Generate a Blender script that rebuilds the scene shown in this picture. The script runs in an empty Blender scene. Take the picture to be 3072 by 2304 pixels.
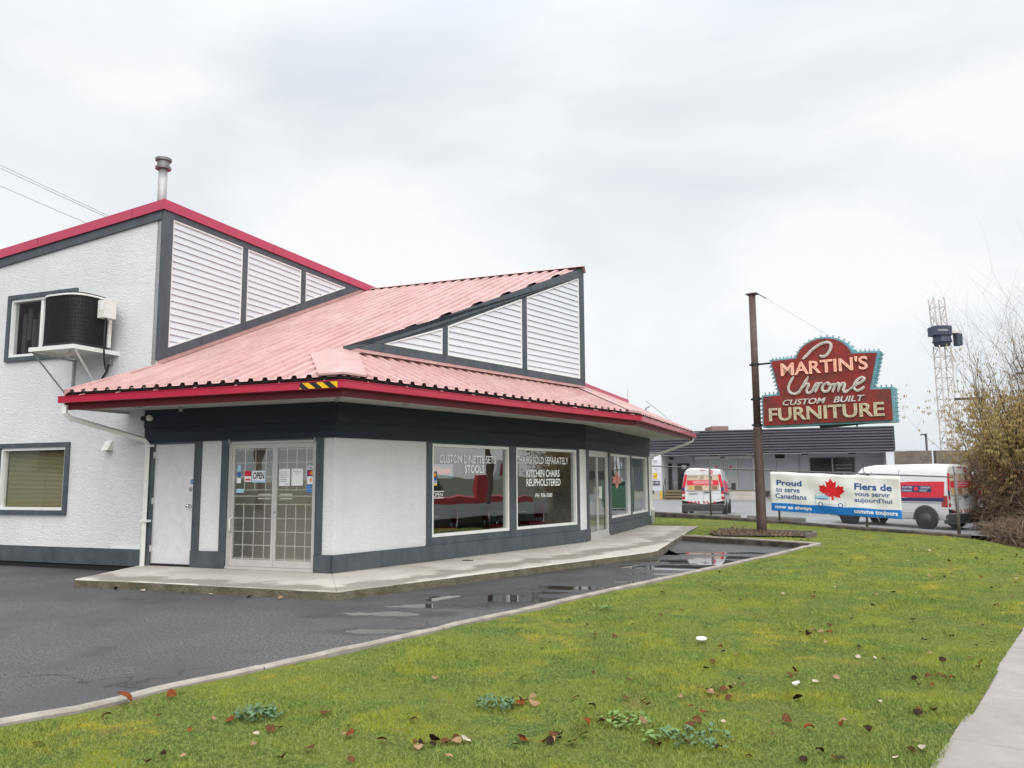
import bpy, math, random
import numpy as np
from mathutils import Vector, Matrix
random.seed(11)
rng = np.random.default_rng(5)
SC = bpy.context.scene
COL = SC.collection
D2R = math.radians

# ------------------------------------------------------------------ camera
PITCH, ROLL = D2R(6.774), D2R(-0.355)
cam_d = bpy.data.cameras.new('camera')
cam_d.sensor_width = 36.0
cam_d.lens = 36.0 * 2398.0 / 3072.0
cam_d.clip_start, cam_d.clip_end = 0.1, 3000.0
cam = bpy.data.objects.new('camera', cam_d)
COL.objects.link(cam)
_F = Vector((0, math.cos(PITCH), math.sin(PITCH)))
_R0 = Vector((1, 0, 0)); _U0 = _R0.cross(_F)
_R = _R0 * math.cos(ROLL) + _U0 * math.sin(ROLL)
_U = _U0 * math.cos(ROLL) - _R0 * math.sin(ROLL)
m = Matrix((_R, _U, -_F)).transposed().to_4x4()
m.translation = Vector((0, 0, 1.6))
cam.matrix_world = m
SC.camera = cam

# ------------------------------------------------------------------ sky and light (overcast)
SC.view_settings.view_transform = 'Standard'
SC.view_settings.look = 'None'
SC.view_settings.exposure = 0.46
SC.view_settings.gamma = 1.0
SC.view_settings.use_curve_mapping = False
SUN_AZ, SUN_EL = D2R(164), D2R(42)     # high, from behind the camera, through thick cloud
world = bpy.data.worlds.new('World'); SC.world = world; world.use_nodes = True
wn = world.node_tree.nodes; wl = world.node_tree.links
for n in list(wn): wn.remove(n)
w_out = wn.new('ShaderNodeOutputWorld')
w_sky = wn.new('ShaderNodeTexSky'); w_sky.sky_type = 'NISHITA'; w_sky.sun_disc = False
w_sky.sun_elevation = SUN_EL; w_sky.sun_rotation = SUN_AZ
w_bg1 = wn.new('ShaderNodeBackground'); w_bg1.inputs[1].default_value = 0.10
wl.new(w_sky.outputs[0], w_bg1.inputs[0])
w_tc = wn.new('ShaderNodeTexCoord')
w_map = wn.new('ShaderNodeMapping'); w_map.inputs['Scale'].default_value = (1.0, 1.0, 2.6)
wl.new(w_tc.outputs['Generated'], w_map.inputs[0])
w_n1 = wn.new('ShaderNodeTexNoise'); w_n1.inputs['Scale'].default_value = 1.7
w_n1.inputs['Detail'].default_value = 5; w_n1.inputs['Roughness'].default_value = 0.5; w_n1.inputs['Distortion'].default_value = 0.35
wl.new(w_map.outputs[0], w_n1.inputs['Vector'])
w_cr = wn.new('ShaderNodeValToRGB')
w_cr.color_ramp.elements[0].position = 0.34; w_cr.color_ramp.elements[0].color = (0.635, 0.685, 0.745, 1)
w_cr.color_ramp.elements[1].position = 0.63; w_cr.color_ramp.elements[1].color = (0.90, 0.905, 0.91, 1)
wl.new(w_n1.outputs['Fac'], w_cr.inputs[0])
w_bg2 = wn.new('ShaderNodeBackground')
wl.new(w_cr.outputs[0], w_bg2.inputs[0])
# an overcast sky brightens steadily towards the zenith
w_sep = wn.new('ShaderNodeSeparateXYZ'); wl.new(w_tc.outputs['Generated'], w_sep.inputs[0])
w_el = wn.new('ShaderNodeMapRange'); w_el.interpolation_type = 'SMOOTHSTEP'
for _i, _v in enumerate((0.42, 1.0, 0.81, 2.3)): w_el.inputs[_i+1].default_value = _v
wl.new(w_sep.outputs['Z'], w_el.inputs[0]); wl.new(w_el.outputs[0], w_bg2.inputs[1])
w_mix = wn.new('ShaderNodeMixShader'); w_mix.inputs[0].default_value = 0.94   # thick cloud cover over the clear sky
wl.new(w_bg1.outputs[0], w_mix.inputs[1]); wl.new(w_bg2.outputs[0], w_mix.inputs[2])
wl.new(w_mix.outputs[0], w_out.inputs[0])
sun_d = bpy.data.lights.new('sun', 'SUN'); sun_d.energy = 1.5; sun_d.angle = D2R(70); sun_d.color = (1.0, 0.985, 0.96)
sun = bpy.data.objects.new('sun', sun_d); COL.objects.link(sun)
_sd = Vector((math.sin(SUN_AZ) * math.cos(SUN_EL), math.cos(SUN_AZ) * math.cos(SUN_EL), math.sin(SUN_EL)))
sun.rotation_euler = _sd.to_track_quat('Z', 'Y').to_euler()

# ------------------------------------------------------------------ helpers
def V(*a): return np.array(a, float)
class MB:
    """collects shapes; build() links them as ONE mesh object"""
    def __init__(s): s.v = []; s.f = []; s.m = []
    def add(s, vs, fs, mi=0):
        o = len(s.v); s.v += [tuple(float(c) for c in p) for p in vs]
        for f in fs: s.f.append(tuple(i + o for i in f)); s.m.append(mi)
        return s
    def box(s, a, b, fr=None, mi=0):
        x0, y0, z0 = a; x1, y1, z1 = b
        p = [(x0,y0,z0),(x1,y0,z0),(x1,y1,z0),(x0,y1,z0),(x0,y0,z1),(x1,y0,z1),(x1,y1,z1),(x0,y1,z1)]
        if fr: p = [fr(*q) for q in p]
        return s.add(p, [(0,3,2,1),(4,5,6,7),(0,1,5,4),(1,2,6,5),(2,3,7,6),(3,0,4,7)], mi)
    def prism(s, poly, d0, d1, fr=None, mi=0, ms=None):
        n = len(poly); p = [(x, y, d0) for x, y in poly] + [(x, y, d1) for x, y in poly]
        if fr: p = [fr(*q) for q in p]
        s.add(p, [tuple(range(n))[::-1], tuple(range(n, 2*n))], mi)
        o = len(s.v) - 2*n
        for i in range(n):
            j = (i+1) % n; s.f.append((o+i, o+j, o+n+j, o+n+i)); s.m.append(mi if ms is None else ms)
        return s
    def poly(s, pts, mi=0): return s.add(pts, [tuple(range(len(pts)))], mi)
    def tube(s, pts, r, n=8, mi=0, cap=True, ph=0.0):
        pts = [Vector(p) for p in pts]; N = len(pts); rs = r if isinstance(r, (list, tuple)) else [r]*N
        vs = []; t0 = (pts[1]-pts[0]).normalized()
        ref = Vector((0,0,1)) if abs(t0.z) < .9 else Vector((1,0,0))
        a = t0.cross(ref).normalized()
        for i in range(N):
            t = (pts[min(i+1,N-1)]-pts[max(i-1,0)]).normalized()
            a = (a - t*a.dot(t)); a = a.normalized() if a.length > 1e-6 else t.orthogonal().normalized()
            b = t.cross(a)
            for k in range(n):
                an = 2*math.pi*(k+ph)/n; vs.append(pts[i] + (a*math.cos(an)+b*math.sin(an))*rs[i])
        fs = [(i*n+k, i*n+(k+1)%n, (i+1)*n+(k+1)%n, (i+1)*n+k) for i in range(N-1) for k in range(n)]
        if cap: fs += [tuple(range(n))[::-1], tuple(range((N-1)*n, N*n))]
        return s.add(vs, fs, mi)
    def lathe(s, prof, c=(0,0,0), n=16, mi=0, axis='z', fr=None):
        vs = []
        for r, h in prof:
            for k in range(n):
                a = 2*math.pi*k/n
                q = {'z': (r*math.cos(a), r*math.sin(a), h), 'x': (h, r*math.cos(a), r*math.sin(a)), 'y': (r*math.cos(a), h, r*math.sin(a))}[axis]
                q = (q[0]+c[0], q[1]+c[1], q[2]+c[2]); vs.append(fr(*q) if fr else q)
        N = len(prof)
        fs = [(i*n+k, i*n+(k+1)%n, (i+1)*n+(k+1)%n, (i+1)*n+k) for i in range(N-1) for k in range(n)]
        fs += [tuple(range(n))[::-1], tuple(range((N-1)*n, N*n))]
        return s.add(vs, fs, mi)
    def build(s, name, mat, parent=None, smooth=False, org=None):
        me = bpy.data.meshes.new(name)
        o = ORG.get(parent, None) if org is None else org
        vs = s.v if o is None else [(x-o[0], y-o[1], z-o[2]) for x, y, z in s.v]
        me.from_pydata(vs, [], s.f)
        mats = mat if isinstance(mat, (list, tuple)) else [mat]
        for q in mats: me.materials.append(M[q] if isinstance(q, str) else q)
        if len(mats) > 1: me.polygons.foreach_set('material_index', s.m)
        if smooth: me.polygons.foreach_set('use_smooth', [True]*len(me.polygons))
        me.update()
        ob = bpy.data.objects.new(name, me); COL.objects.link(ob)
        if parent is not None:
            ob.parent = parent
            if parent in ORG: ORG[ob] = ORG[parent]
        elif o is not None: ob.location = o
        return ob
ORG = {}      # world origin of things whose parts are given in world coordinates
def tag(o, label=None, cat=None, group=None, kind=None):
    if label: o['label'] = label
    if cat: o['category'] = cat
    if group: o['group'] = group
    if kind: o['kind'] = kind
    return o
def thing(name, label, cat, loc=(0,0,0), rz=0.0, group=None, world_coords=False):
    o = bpy.data.objects.new(name, None); COL.objects.link(o)
    o.location = loc; o.rotation_euler = (0, 0, rz); o.empty_display_size = .2
    if world_coords: ORG[o] = tuple(float(c) for c in loc)
    return tag(o, label, cat, group)
def copy_tree(o, parent=None):
    c = o.copy(); COL.objects.link(c)
    if parent is not None: c.parent = parent
    for ch in list(o.children): copy_tree(ch, c)
    return c
def clip(poly, f):
    """keep the side f(p)>=0 of a convex polygon"""
    out = []
    for i in range(len(poly)):
        a, b = poly[i], poly[(i+1) % len(poly)]; fa, fb = f(a), f(b)
        if fa >= 0: out.append(a)
        if (fa >= 0) != (fb >= 0):
            t = fa/(fa-fb); out.append((a[0]+(b[0]-a[0])*t, a[1]+(b[1]-a[1])*t))
    return out
def text_geo(txt, bold=0.0, shear=0.0, tube=0.0, spacing=1.0, res=3):
    cu = bpy.data.curves.new('t', 'FONT'); cu.body = txt; cu.size = 1.0; cu.offset = bold; cu.shear = shear
    cu.space_character = spacing; cu.resolution_u = res
    if tube: cu.fill_mode = 'NONE'; cu.bevel_depth = tube; cu.bevel_resolution = 0
    ob = bpy.data.objects.new('t', cu); COL.objects.link(ob)
    dg = bpy.context.evaluated_depsgraph_get()
    me = bpy.data.meshes.new_from_object(ob.evaluated_get(dg))
    vs = [tuple(v.co) for v in me.vertices]; fs = [tuple(p.vertices) for p in me.polygons]
    bpy.data.objects.remove(ob); bpy.data.curves.remove(cu); bpy.data.meshes.remove(me)
    return vs, fs
def fit_text(txt, box, fr, p, bold=0.0, shear=0.0, slope=0.0, thick=0.0, spacing=1.0, tube=0.0, ref=None):
    """flat lettering fitted into box (x0,x1,z0,z1) of frame fr(x,z,p)"""
    vs, fs = text_geo(txt, bold, shear, tube, spacing)
    rv = vs if ref is None else ref
    xs = [v[0] for v in rv]; ys = [v[1] for v in rv]
    ax, bx, ay, by = min(xs), max(xs), min(ys), max(ys)
    x0, x1, z0, z1 = box
    def mp(v, d=0.0):
        u = (v[0]-ax)/(bx-ax); w = (v[1]-ay)/(by-ay)
        return fr(x0+u*(x1-x0), z0+w*(z1-z0)+slope*u*(x1-x0), p+d+v[2]*(z1-z0)/(by-ay))
    mb = MB(); mb.add([mp(v) for v in vs], fs)
    if thick:
        ec = {}
        for f in fs:
            for i in range(len(f)):
                a, b = f[i], f[(i+1) % len(f)]; k = (min(a,b), max(a,b)); ec[k] = ec.get(k, 0)+1
        side = [k for k, c in ec.items() if c == 1]
        n = len(vs); o = len(mb.v)
        mb.v += [tuple(float(c) for c in mp(v, -thick)) for v in vs]
        for a, b in side: mb.f.append((a, b, o+b, o+a)); mb.m.append(0)
    return mb
def islands(mb):
    """split a mesh into its connected pieces"""
    par = list(range(len(mb.v)))
    def fd(i):
        while par[i] != i: par[i] = par[par[i]]; i = par[i]
        return i
    for f in mb.f:
        for k in f[1:]: par[fd(k)] = fd(f[0])
    gr = {}
    for f in mb.f: gr.setdefault(fd(f[0]), []).append(f)
    out = []
    for fs in gr.values():
        ids = sorted({i for f in fs for i in f}); mp = {i: k for k, i in enumerate(ids)}
        b = MB(); b.add([mb.v[i] for i in ids], [tuple(mp[i] for i in f) for f in fs]); out.append(b)
    return out
def smooth_path(pts, n=5):
    out = []; P = [np.array(p, float) for p in pts]; P = [2*P[0]-P[1]] + P + [2*P[-1]-P[-2]]
    for i in range(1, len(P)-2):
        for k in range(n):
            t = k/n; a, b, c, d = P[i-1:i+3]
            out.append(.5*((2*b)+(c-a)*t+(2*a-5*b+4*c-d)*t*t+(3*b-a-3*c+d)*t**3))
    out.append(P[-2]); return out

# ------------------------------------------------------------------ materials
M = {}
def mat(name, col, rough=0.6, metal=0.0, var=0.0, vscale=3.0, col2=None, bump=0.0, bscale=40.0, bstretch=(1,1,1), spec=0.5,
        emit=0.0, dirt=0.0, dirtcol=(.12,.10,.07), dscale=1.5, coat=0.0, bdist=0.02, bdistort=0.0, vdetail=6, vstretch=(1,1,1)):
    mt = bpy.data.materials.new(name); mt.use_nodes = True; M[name] = mt
    nt = mt.node_tree; N = nt.nodes; L = nt.links; b = N['Principled BSDF']
    c4 = tuple(col)+(1,)
    b.inputs['Base Color'].default_value = c4; b.inputs['Roughness'].default_value = rough; b.inputs['Metallic'].default_value = metal
    b.inputs['Specular IOR Level'].default_value = spec; b.inputs['Coat Weight'].default_value = coat
    if emit: b.inputs['Emission Color'].default_value = c4; b.inputs['Emission Strength'].default_value = emit
    tc = None
    def coords(st=(1,1,1)):
        nonlocal tc
        if tc is None: tc = N.new('ShaderNodeNewGeometry')
        if st == (1,1,1): return tc.outputs['Position']
        mp = N.new('ShaderNodeMapping'); mp.inputs['Scale'].default_value = st; L.new(tc.outputs['Position'], mp.inputs[0]); return mp.outputs[0]
    last = None
    def noise(scale, det=6, st=(1,1,1), ro=.55, di=0.0):
        n = N.new('ShaderNodeTexNoise'); n.inputs['Scale'].default_value = scale; n.inputs['Detail'].default_value = det
        n.inputs['Roughness'].default_value = ro; n.inputs['Distortion'].default_value = di; L.new(coords(st), n.inputs['Vector']); return n.outputs['Fac']
    def mixc(fac, a, bcol):
        mx = N.new('ShaderNodeMix'); mx.data_type = 'RGBA'; L.new(fac, mx.inputs[0])
        for k, q in ((6, a), (7, bcol)):
            if isinstance(q, tuple): mx.inputs[k].default_value = q
            else: L.new(q, mx.inputs[k])
        return mx.outputs[2]
    def ramp(fac, lo, hi):
        r = N.new('ShaderNodeMapRange'); r.inputs[1].default_value = lo; r.inputs[2].default_value = hi; r.clamp = True; L.new(fac, r.inputs[0]); return r.outputs[0]
    if var or col2:
        c2 = tuple(col2)+(1,) if col2 else tuple(max(0, x*(1-var)) for x in col)+(1,)
        last = mixc(ramp(noise(vscale, vdetail, vstretch), .35, .68), c4, c2)
    if dirt:
        f = ramp(noise(dscale, 8, (1,1,1), .65), .44, .64)
        mu = N.new('ShaderNodeMath'); mu.operation = 'MULTIPLY'; mu.inputs[1].default_value = dirt; L.new(f, mu.inputs[0])
        last = mixc(mu.outputs[0], last if last is not None else c4, tuple(dirtcol)+(1,))
    if last is not None: L.new(last, b.inputs['Base Color'])
    if bump:
        bn = N.new('ShaderNodeBump'); bn.inputs['Strength'].default_value = bump; bn.inputs['Distance'].default_value = bdist
        L.new(noise(bscale, 4, bstretch, .5, bdistort), bn.inputs['Height']); L.new(bn.outputs[0], b.inputs['Normal'])
    mt['_h'] = 1
    return mt
mat('stucco', (.765,.77,.765), .85, var=.10, vscale=.9, bump=.6, bscale=9.5, bstretch=(1.0,1.0,2.6), bdist=.035, bdistort=2.2, dirt=.3, dscale=.8, dirtcol=(.70,.70,.70), spec=.3)
mat('slate', (.066,.078,.090), .55, var=.25, vscale=2.2, bump=.25, bscale=30, bstretch=(.3,.3,6), bdist=.01, dirt=.35, dscale=3.0, dirtcol=(.115,.13,.145))
mat('slate_wood_shaded', (.018,.026,.040), .6, var=.35, vscale=1.6, vstretch=(.6,.6,7), bump=.5, bscale=14, bstretch=(.25,.25,7), bdist=.012)  # eave boards: the under-eave shade is put into this darker slate
mat('vinyl_siding', (.69,.71,.745), .45, var=.05, vscale=1.2, dirt=.15, dscale=2.5, dirtcol=(.6,.6,.6))
mat('white_vinyl', (.80,.80,.77), .4, dirt=.2, dscale=5, dirtcol=(.55,.53,.48))
mat('roof_metal', (.51,.295,.28), .5, var=.16, vscale=1.1, dirt=.45, dscale=2.6, dirtcol=(.58,.385,.35), coat=.08)
def streaks(name, ax, ay, col, amt, sx=7.0, sy=.35):
    """weathering drawn out along the fall of a roof"""
    mt = M[name]; N = mt.node_tree.nodes; L = mt.node_tree.links; b = N['Principled BSDF']; src = b.inputs['Base Color'].links[0].from_socket
    g = N.new('ShaderNodeNewGeometry'); cx = N.new('ShaderNodeCombineXYZ')
    for k, (v, s) in enumerate(((ax, sx), (ay, sy))):
        d = N.new('ShaderNodeVectorMath'); d.operation = 'DOT_PRODUCT'; L.new(g.outputs['Position'], d.inputs[0]); d.inputs[1].default_value = tuple(c*s for c in v); L.new(d.outputs['Value'], cx.inputs[k])
    n = N.new('ShaderNodeTexNoise'); n.inputs['Scale'].default_value = 1.0; n.inputs['Detail'].default_value = 5; n.inputs['Roughness'].default_value = .7; L.new(cx.outputs[0], n.inputs['Vector'])
    r = N.new('ShaderNodeMapRange'); r.inputs[1].default_value = .45; r.inputs[2].default_value = .72; r.inputs[4].default_value = amt; L.new(n.outputs['Fac'], r.inputs[0])
    m_ = N.new('ShaderNodeMix'); m_.data_type = 'RGBA'; L.new(r.outputs[0], m_.inputs[0]); L.new(src, m_.inputs[6]); m_.inputs[7].default_value = tuple(col)+(1,); L.new(m_.outputs[2], b.inputs['Base Color'])
mat('gutter_red', (.50,.010,.048), .35, var=.12, vscale=3, coat=.35)
mat('fascia_red', (.50,.045,.105), .45, var=.10, vscale=1.5, coat=.15)  # the gutter's red, paled to hold the sky's reflection in its base colour
mat('fascia_dark', (.13,.006,.012), .5)
mat('soffit', (.47,.47,.46), .6, dirt=.3, dscale=1.2, dirtcol=(.45,.45,.43))
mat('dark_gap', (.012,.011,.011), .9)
mat('aluminium', (.62,.60,.58), .35, metal=.25, var=.08, vscale=4)
mat('grille_white', (.80,.78,.70), .5)
mat('steel_door', (.70,.69,.71), .5, var=.05, vscale=1.5, dirt=.1, dscale=6)
mat('chrome', (.75,.75,.75), .15, metal=1.0)
mat('black_plastic', (.015,.015,.016), .5)
mat('concrete', (.58,.545,.49), .85, var=.16, vscale=1.3, bump=.3, bscale=60, bdist=.006, dirt=.5, dscale=.9, dirtcol=(.36,.33,.275))
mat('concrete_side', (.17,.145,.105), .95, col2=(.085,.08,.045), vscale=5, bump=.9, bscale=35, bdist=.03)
mat('kerb_concrete', (.36,.325,.275), .9, var=.3, vscale=6, bump=.5, bscale=70, bdist=.008, dirt=.5, dscale=3, dirtcol=(.22,.20,.15))
mat('kerb_dark', (.035,.032,.028), .9, col2=(.12,.10,.075), vscale=4, bump=.6, bscale=25, bdist=.03)
mat('sidewalk', (.33,.305,.28), .9, var=.2, vscale=2.5, bump=.5, bscale=90, bdist=.006, dirt=.4, dscale=8, dirtcol=(.25,.22,.19))
mat('interior_wall', (.42,.38,.33), .9)
mat('interior_floor', (.30,.28,.26), .5)
mat('foyer_wall', (.80,.72,.62), .9)
mat('white_paint', (.80,.80,.80), .4)
mat('white_plastic', (.78,.77,.72), .45, dirt=.2, dscale=9, dirtcol=(.5,.47,.4))
mat('yellow', (.85,.52,.01), .5)
mat('black', (.012,.012,.014), .55)
mat('blue_sticker', (.03,.13,.42), .4)
mat('light_blue', (.35,.62,.78), .4)
mat('navy', (.025,.03,.14), .4)
mat('red', (.62,.015,.045), .4)
mat('orange', (.85,.32,.02), .45)
mat('paper', (.82,.82,.83), .7)
mat('ink', (.10,.10,.12), .8)
mat('lettering', (.92,.95,.92), .5)
mat('emblem', (.55,.16,.14), .5)
mat('emblem_light', (.72,.35,.27), .5)
mat('galvanised', (.42,.42,.42), .5, metal=.5, var=.2, vscale=8)
mat('pipe_grey', (.45,.44,.45), .45, metal=.3, var=.12, vscale=4)
mat('cable', (.02,.02,.022), .6)
mat('wire_grey', (.45,.46,.48), .7)
def glass(name, refl=.30, tint=(.80,.86,.85), rough=.0):
    mt = bpy.data.materials.new(name); mt.use_nodes = True; M[name] = mt; N = mt.node_tree.nodes; L = mt.node_tree.links
    for n in list(N): N.remove(n)
    o = N.new('ShaderNodeOutputMaterial'); t = N.new('ShaderNodeBsdfTransparent'); t.inputs[0].default_value = tint+(1,)
    g = N.new('ShaderNodeBsdfGlossy'); g.inputs['Roughness'].default_value = rough; g.inputs[0].default_value = (.95,.97,.97,1)
    lw = N.new('ShaderNodeLayerWeight'); lw.inputs[0].default_value = .5
    pw = N.new('ShaderNodeMath'); pw.operation = 'POWER'; pw.inputs[1].default_value = 4.5; L.new(lw.outputs['Facing'], pw.inputs[0])
    mr = N.new('ShaderNodeMapRange'); mr.inputs[3].default_value = refl; mr.inputs[4].default_value = 1.0; L.new(pw.outputs[0], mr.inputs[0])
    # a pane is never perfectly flat: a faint waviness bends the reflections
    ge = N.new('ShaderNodeNewGeometry'); nz = N.new('ShaderNodeTexNoise'); nz.inputs['Scale'].default_value = 1.3; nz.inputs['Detail'].default_value = 1
    L.new(ge.outputs['Position'], nz.inputs['Vector'])
    bp = N.new('ShaderNodeBump'); bp.inputs['Strength'].default_value = .12; bp.inputs['Distance'].default_value = .02
    L.new(nz.outputs['Fac'], bp.inputs['Height']); L.new(bp.outputs[0], g.inputs['Normal'])
    mx = N.new('ShaderNodeMixShader'); L.new(mr.outputs[0], mx.inputs[0]); L.new(t.outputs[0], mx.inputs[1]); L.new(g.outputs[0], mx.inputs[2]); L.new(mx.outputs[0], o.inputs[0])
glass('glass', .27, (.62,.70,.70))
glass('glass_blind', .14, (.92,.92,.88))
glass('glass_door', .17, (.85,.85,.83))
glass('glass_dark', .34, (.45,.48,.50))

# ------------------------------------------------------------------ survey frame of the place (metres, camera above the origin, asphalt at z = 0)
aA, aB, aT = D2R(-68.73), D2R(37.27), D2R(21.27)
def uu(a): return V(math.sin(a), math.cos(a), 0)
def nn(a): return V(math.cos(a), -math.sin(a), 0)
uA, uB, uC = uu(aA), uu(aB), uu(aT)
nA, nB, nC = -nn(aA), nn(aB), nn(aT)
K = V(-2.895, 13.039, 0)
K2 = K + uB*7.53
K3 = K2 + uC*7.6
Z = V(0, 0, 1)
def FA(s, z, p=0.0): return K + uA*s + nA*p + Z*z        # entrance wall and tower front (s runs left)
def GA(x, z, p=0.0): return FA(-x, z, p)                  # the same, x running right
def FB(s, z, p=0.0): return K + uB*s + nB*p + Z*z        # window wall
def FC(s, z, p=0.0): return K2 + uC*s + nC*p + Z*z       # far wall
TS = 3.84
def FT(s, z, p=0.0): return K + uA*TS + uC*s + nC*p + Z*z  # tower side wall (s runs back)
S0 = .12                                                  # top of the concrete walkway
def smooth(t): t = min(1.0, max(0.0, t)); return t*t*(3-2*t)
def lawn_z(x, y):
    a = x*nB[0]+y*nB[1]; b = x*uB[0]+y*uB[1]
    return .12 - (.045*min(20, max(0, a+12)) + .12*min(8, max(0, a+4)))*smooth((b-17)/9)
def lot_z(x, y):
    a = x*nB[0]+y*nB[1]
    return -.02*min(12, max(0, a+13))
streaks('stucco', V(1,.6,0), Z, (.66,.66,.65), .45, 2.6, .22); streaks('slate', V(1,.6,0), Z, (.12,.128,.135), .5, 6.0, .8)
streaks('roof_metal', uA, uC, (.40,.19,.175), .65); streaks('roof_metal', uA, uC, (.66,.47,.44), .5, 3.0, .8)
# ================================================================== THE SHOP
shop = thing('shop_building', 'grey stucco corner shop with pink metal roof, red gutters and slate trim', 'building', tuple(K), world_coords=True)
def part(name, mb, mt, parent=shop, smooth=False): return mb.build(name, mt, parent, smooth)
def pbox(name, fr, s0, s1, z0, z1, p0, p1, mt, parent=shop): return part(name, MB().box((s0,z0,p0), (s1,z1,p1), fr), mt, parent)

# ---- walls behind the trim (stucco), built round the openings
def wall_with_holes(name, fr, s0, s1, z0, z1, holes, mt, t=.14, front=0.0):
    mb = MB(); cuts = sorted({s0, s1, *[h[0] for h in holes], *[h[1] for h in holes]})
    for a, b in zip(cuts, cuts[1:]):
        zs = [(h[2], h[3]) for h in holes if h[0] <= a+1e-6 and h[1] >= b-1e-6]; zs.sort(); z = z0
        for h0, h1 in zs:
            if h0 > z+1e-4: mb.box((a, z, front-t), (b, h0, front), fr)
            z = h1
        if z < z1-1e-4: mb.box((a, z, front-t), (b, z1, front), fr)
    return part(name, mb, mt)
DA = (2.868, 3.770, .15, 2.256)        # steel door
DD = (.338, 2.120, .15, 2.268)         # double glass door
wall_with_holes('wall', FA, .0, 3.84, -.1, 2.95, [DA, DD], 'stucco')
W1 = (2.304, 4.640, .545, 2.262); W2 = (4.883, 7.225, .545, 2.262)
wall_with_holes('wall', FB, 0, 7.53, -.1, 3.70, [W1, W2], 'stucco')
DC = (.45, 2.34, .15, 2.275); WC1 = (2.577, 4.83, .548, 2.255); WC2 = (5.03, 7.28, .548, 2.255)
wall_with_holes('wall', FC, 0, 7.6, -.1, 2.95, [DC, WC1, WC2], 'stucco')
# tower front with its two windows; the roof falls to the left
UW = (5.985, 7.70, 4.065, 5.245); LW = (5.955, 7.705, 1.065, 2.262)
def tower_top(s): return 6.62 - .113*(s-TS)
mbw = MB()
cuts = [TS, LW[0], UW[0], UW[1], LW[1], 13.0]; cuts = sorted(set(cuts))
for a, b in zip(cuts, cuts[1:]):
    z = -.1
    for h in sorted([h for h in (UW, LW) if h[0] <= a+1e-6 and h[1] >= b-1e-6], key=lambda h: h[2]):
        mbw.box((a, z, -.14), (b, h[2], 0), FA); z = h[3]
    mbw.prism([(a, z), (b, z), (b, tower_top(b)), (a, tower_top(a))], -.14, 0, FA)
part('wall', mbw, 'stucco')
# tower side wall (behind the siding), tower far walls and roof
part('wall', MB().prism([(.0,2.9),(7.6,2.9),(7.6,6.6),(.0,6.6)], -.14, -.03, FT), 'slate')
part('wall', MB().prism([(TS,2.8),(13,2.8),(13,tower_top(13)),(TS,tower_top(TS))], -9.2, -9.06, FA), 'stucco')
part('wall', MB().box((13.0,-.1,-9.2),(13.14,5.6,0), FA), 'stucco')
part('tower_roof', MB().prism([(TS-.05,6.74),(13.2,6.74-.113*9.3),(13.2,6.66-.113*9.3),(TS-.05,6.66)], -9.25, .05, FA), 'fascia_red')
# far walls closing the shop
part('wall', MB().prism([(0,-.1),(8.2,-.1),(8.2,3.0),(0,3.0)], -.14, 0, lambda a,z,p: K3+uA*a+uC*p+Z*z), 'stucco')
part('wall', MB().prism([(0,-.1),(15.0,-.1),(15.0,3.0),(0,3.0)], -.14, 0, lambda a,z,p: K+uA*3.7+uC*(.2+a)+nC*p+Z*z), 'interior_wall')
part('wall', MB().box((-2.1,3.6,-7.34),(TS,6.6,-7.22), FA), 'slate')
# interior floor and ceiling
rm = [K, K2, K3, K3+uA*6.0, K+uA*3.84]
part('interior_floor', MB().poly([p+Z*.125 for p in rm]), 'interior_floor')
part('ceiling', MB().poly([p+Z*2.80 for p in rm]), 'interior_wall')
pbox('partition', FA, .1, 3.6, .13, 2.79, -1.25, -1.15, 'foyer_wall')  # pale wall added close behind the glass so the entrance looks lit
pbox('partition', lambda a,z,p: K+uB*a+nB*p+Z*z, .6, 7.0, .13, 2.79, -6.2, -6.1, 'interior_wall')

# ---- slate boards
def band(fr, s0, s1, e0=0.0, e1=0.0):
    pbox('trim_board', fr, s0-e0, s1+e1, 2.552, 2.874, .002, .055, 'slate_wood_shaded')
    pbox('trim_board', fr, s0-e0*.6, s1+e1*.6, 2.290, 2.549, .002, .035, 'slate_wood_shaded')
band(FA, -.045, 4.02); band(FB, 0, 7.53, .0, .03); band(FC, .06, 7.6, 0, .02)
def base(fr, s0, s1, p=.045): pbox('base_board', fr, s0, s1, S0+.012, .405, .002, p, 'slate')
base(FA, -.0, .334); base(FA, 2.124, 2.864); base(FB, -.03, 7.55); base(FC, .05, .446); base(FC, 2.344, 7.6)
pbox('base_board', FA, 4.0, 13.0, .10, .392, .002, .04, 'slate'); pbox('footing', FA, 3.98, 13.0, -.05, .098, .002, .012, 'dark_gap')  # near-black strip painted in for the dark gap under the base board
for s0, s1, z0, z1 in ((.20,.334,.408,2.288),(2.124,2.270,.408,2.288),(2.71,2.864,.408,2.288),(3.774,3.95,S0+.01,2.288)):
    pbox('trim_board', FA, s0, s1, z0, z1, .002, .03, 'slate')
pbox('trim_board', FA, DA[0]-.004, DA[1]+.004, 2.258, 2.288, -.06, .028, 'slate')
pbox('trim_board', FA, DD[0], DD[1], 2.270, 2.288, -.06, .028, 'slate')
for s0, s1 in ((2.165,2.300),(4.645,4.878),(7.230,7.345)): pbox('trim_board', FB, s0, s1, .408, 2.288, .002, .028, 'slate')
for s0, s1 in ((2.302,4.643),(4.881,7.228)): pbox('trim_board', FB, s0, s1, .408, .542, .002, .027, 'slate'); pbox('trim_board', FB, s0, s1, 2.264, 2.288, .002, .027, 'slate')
for s0, s1 in ((.275,.446),(2.344,2.574),(4.834,5.026),(7.284,7.46)): pbox('trim_board', FC, s0, s1, .408, 2.288, .002, .028, 'slate')
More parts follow.
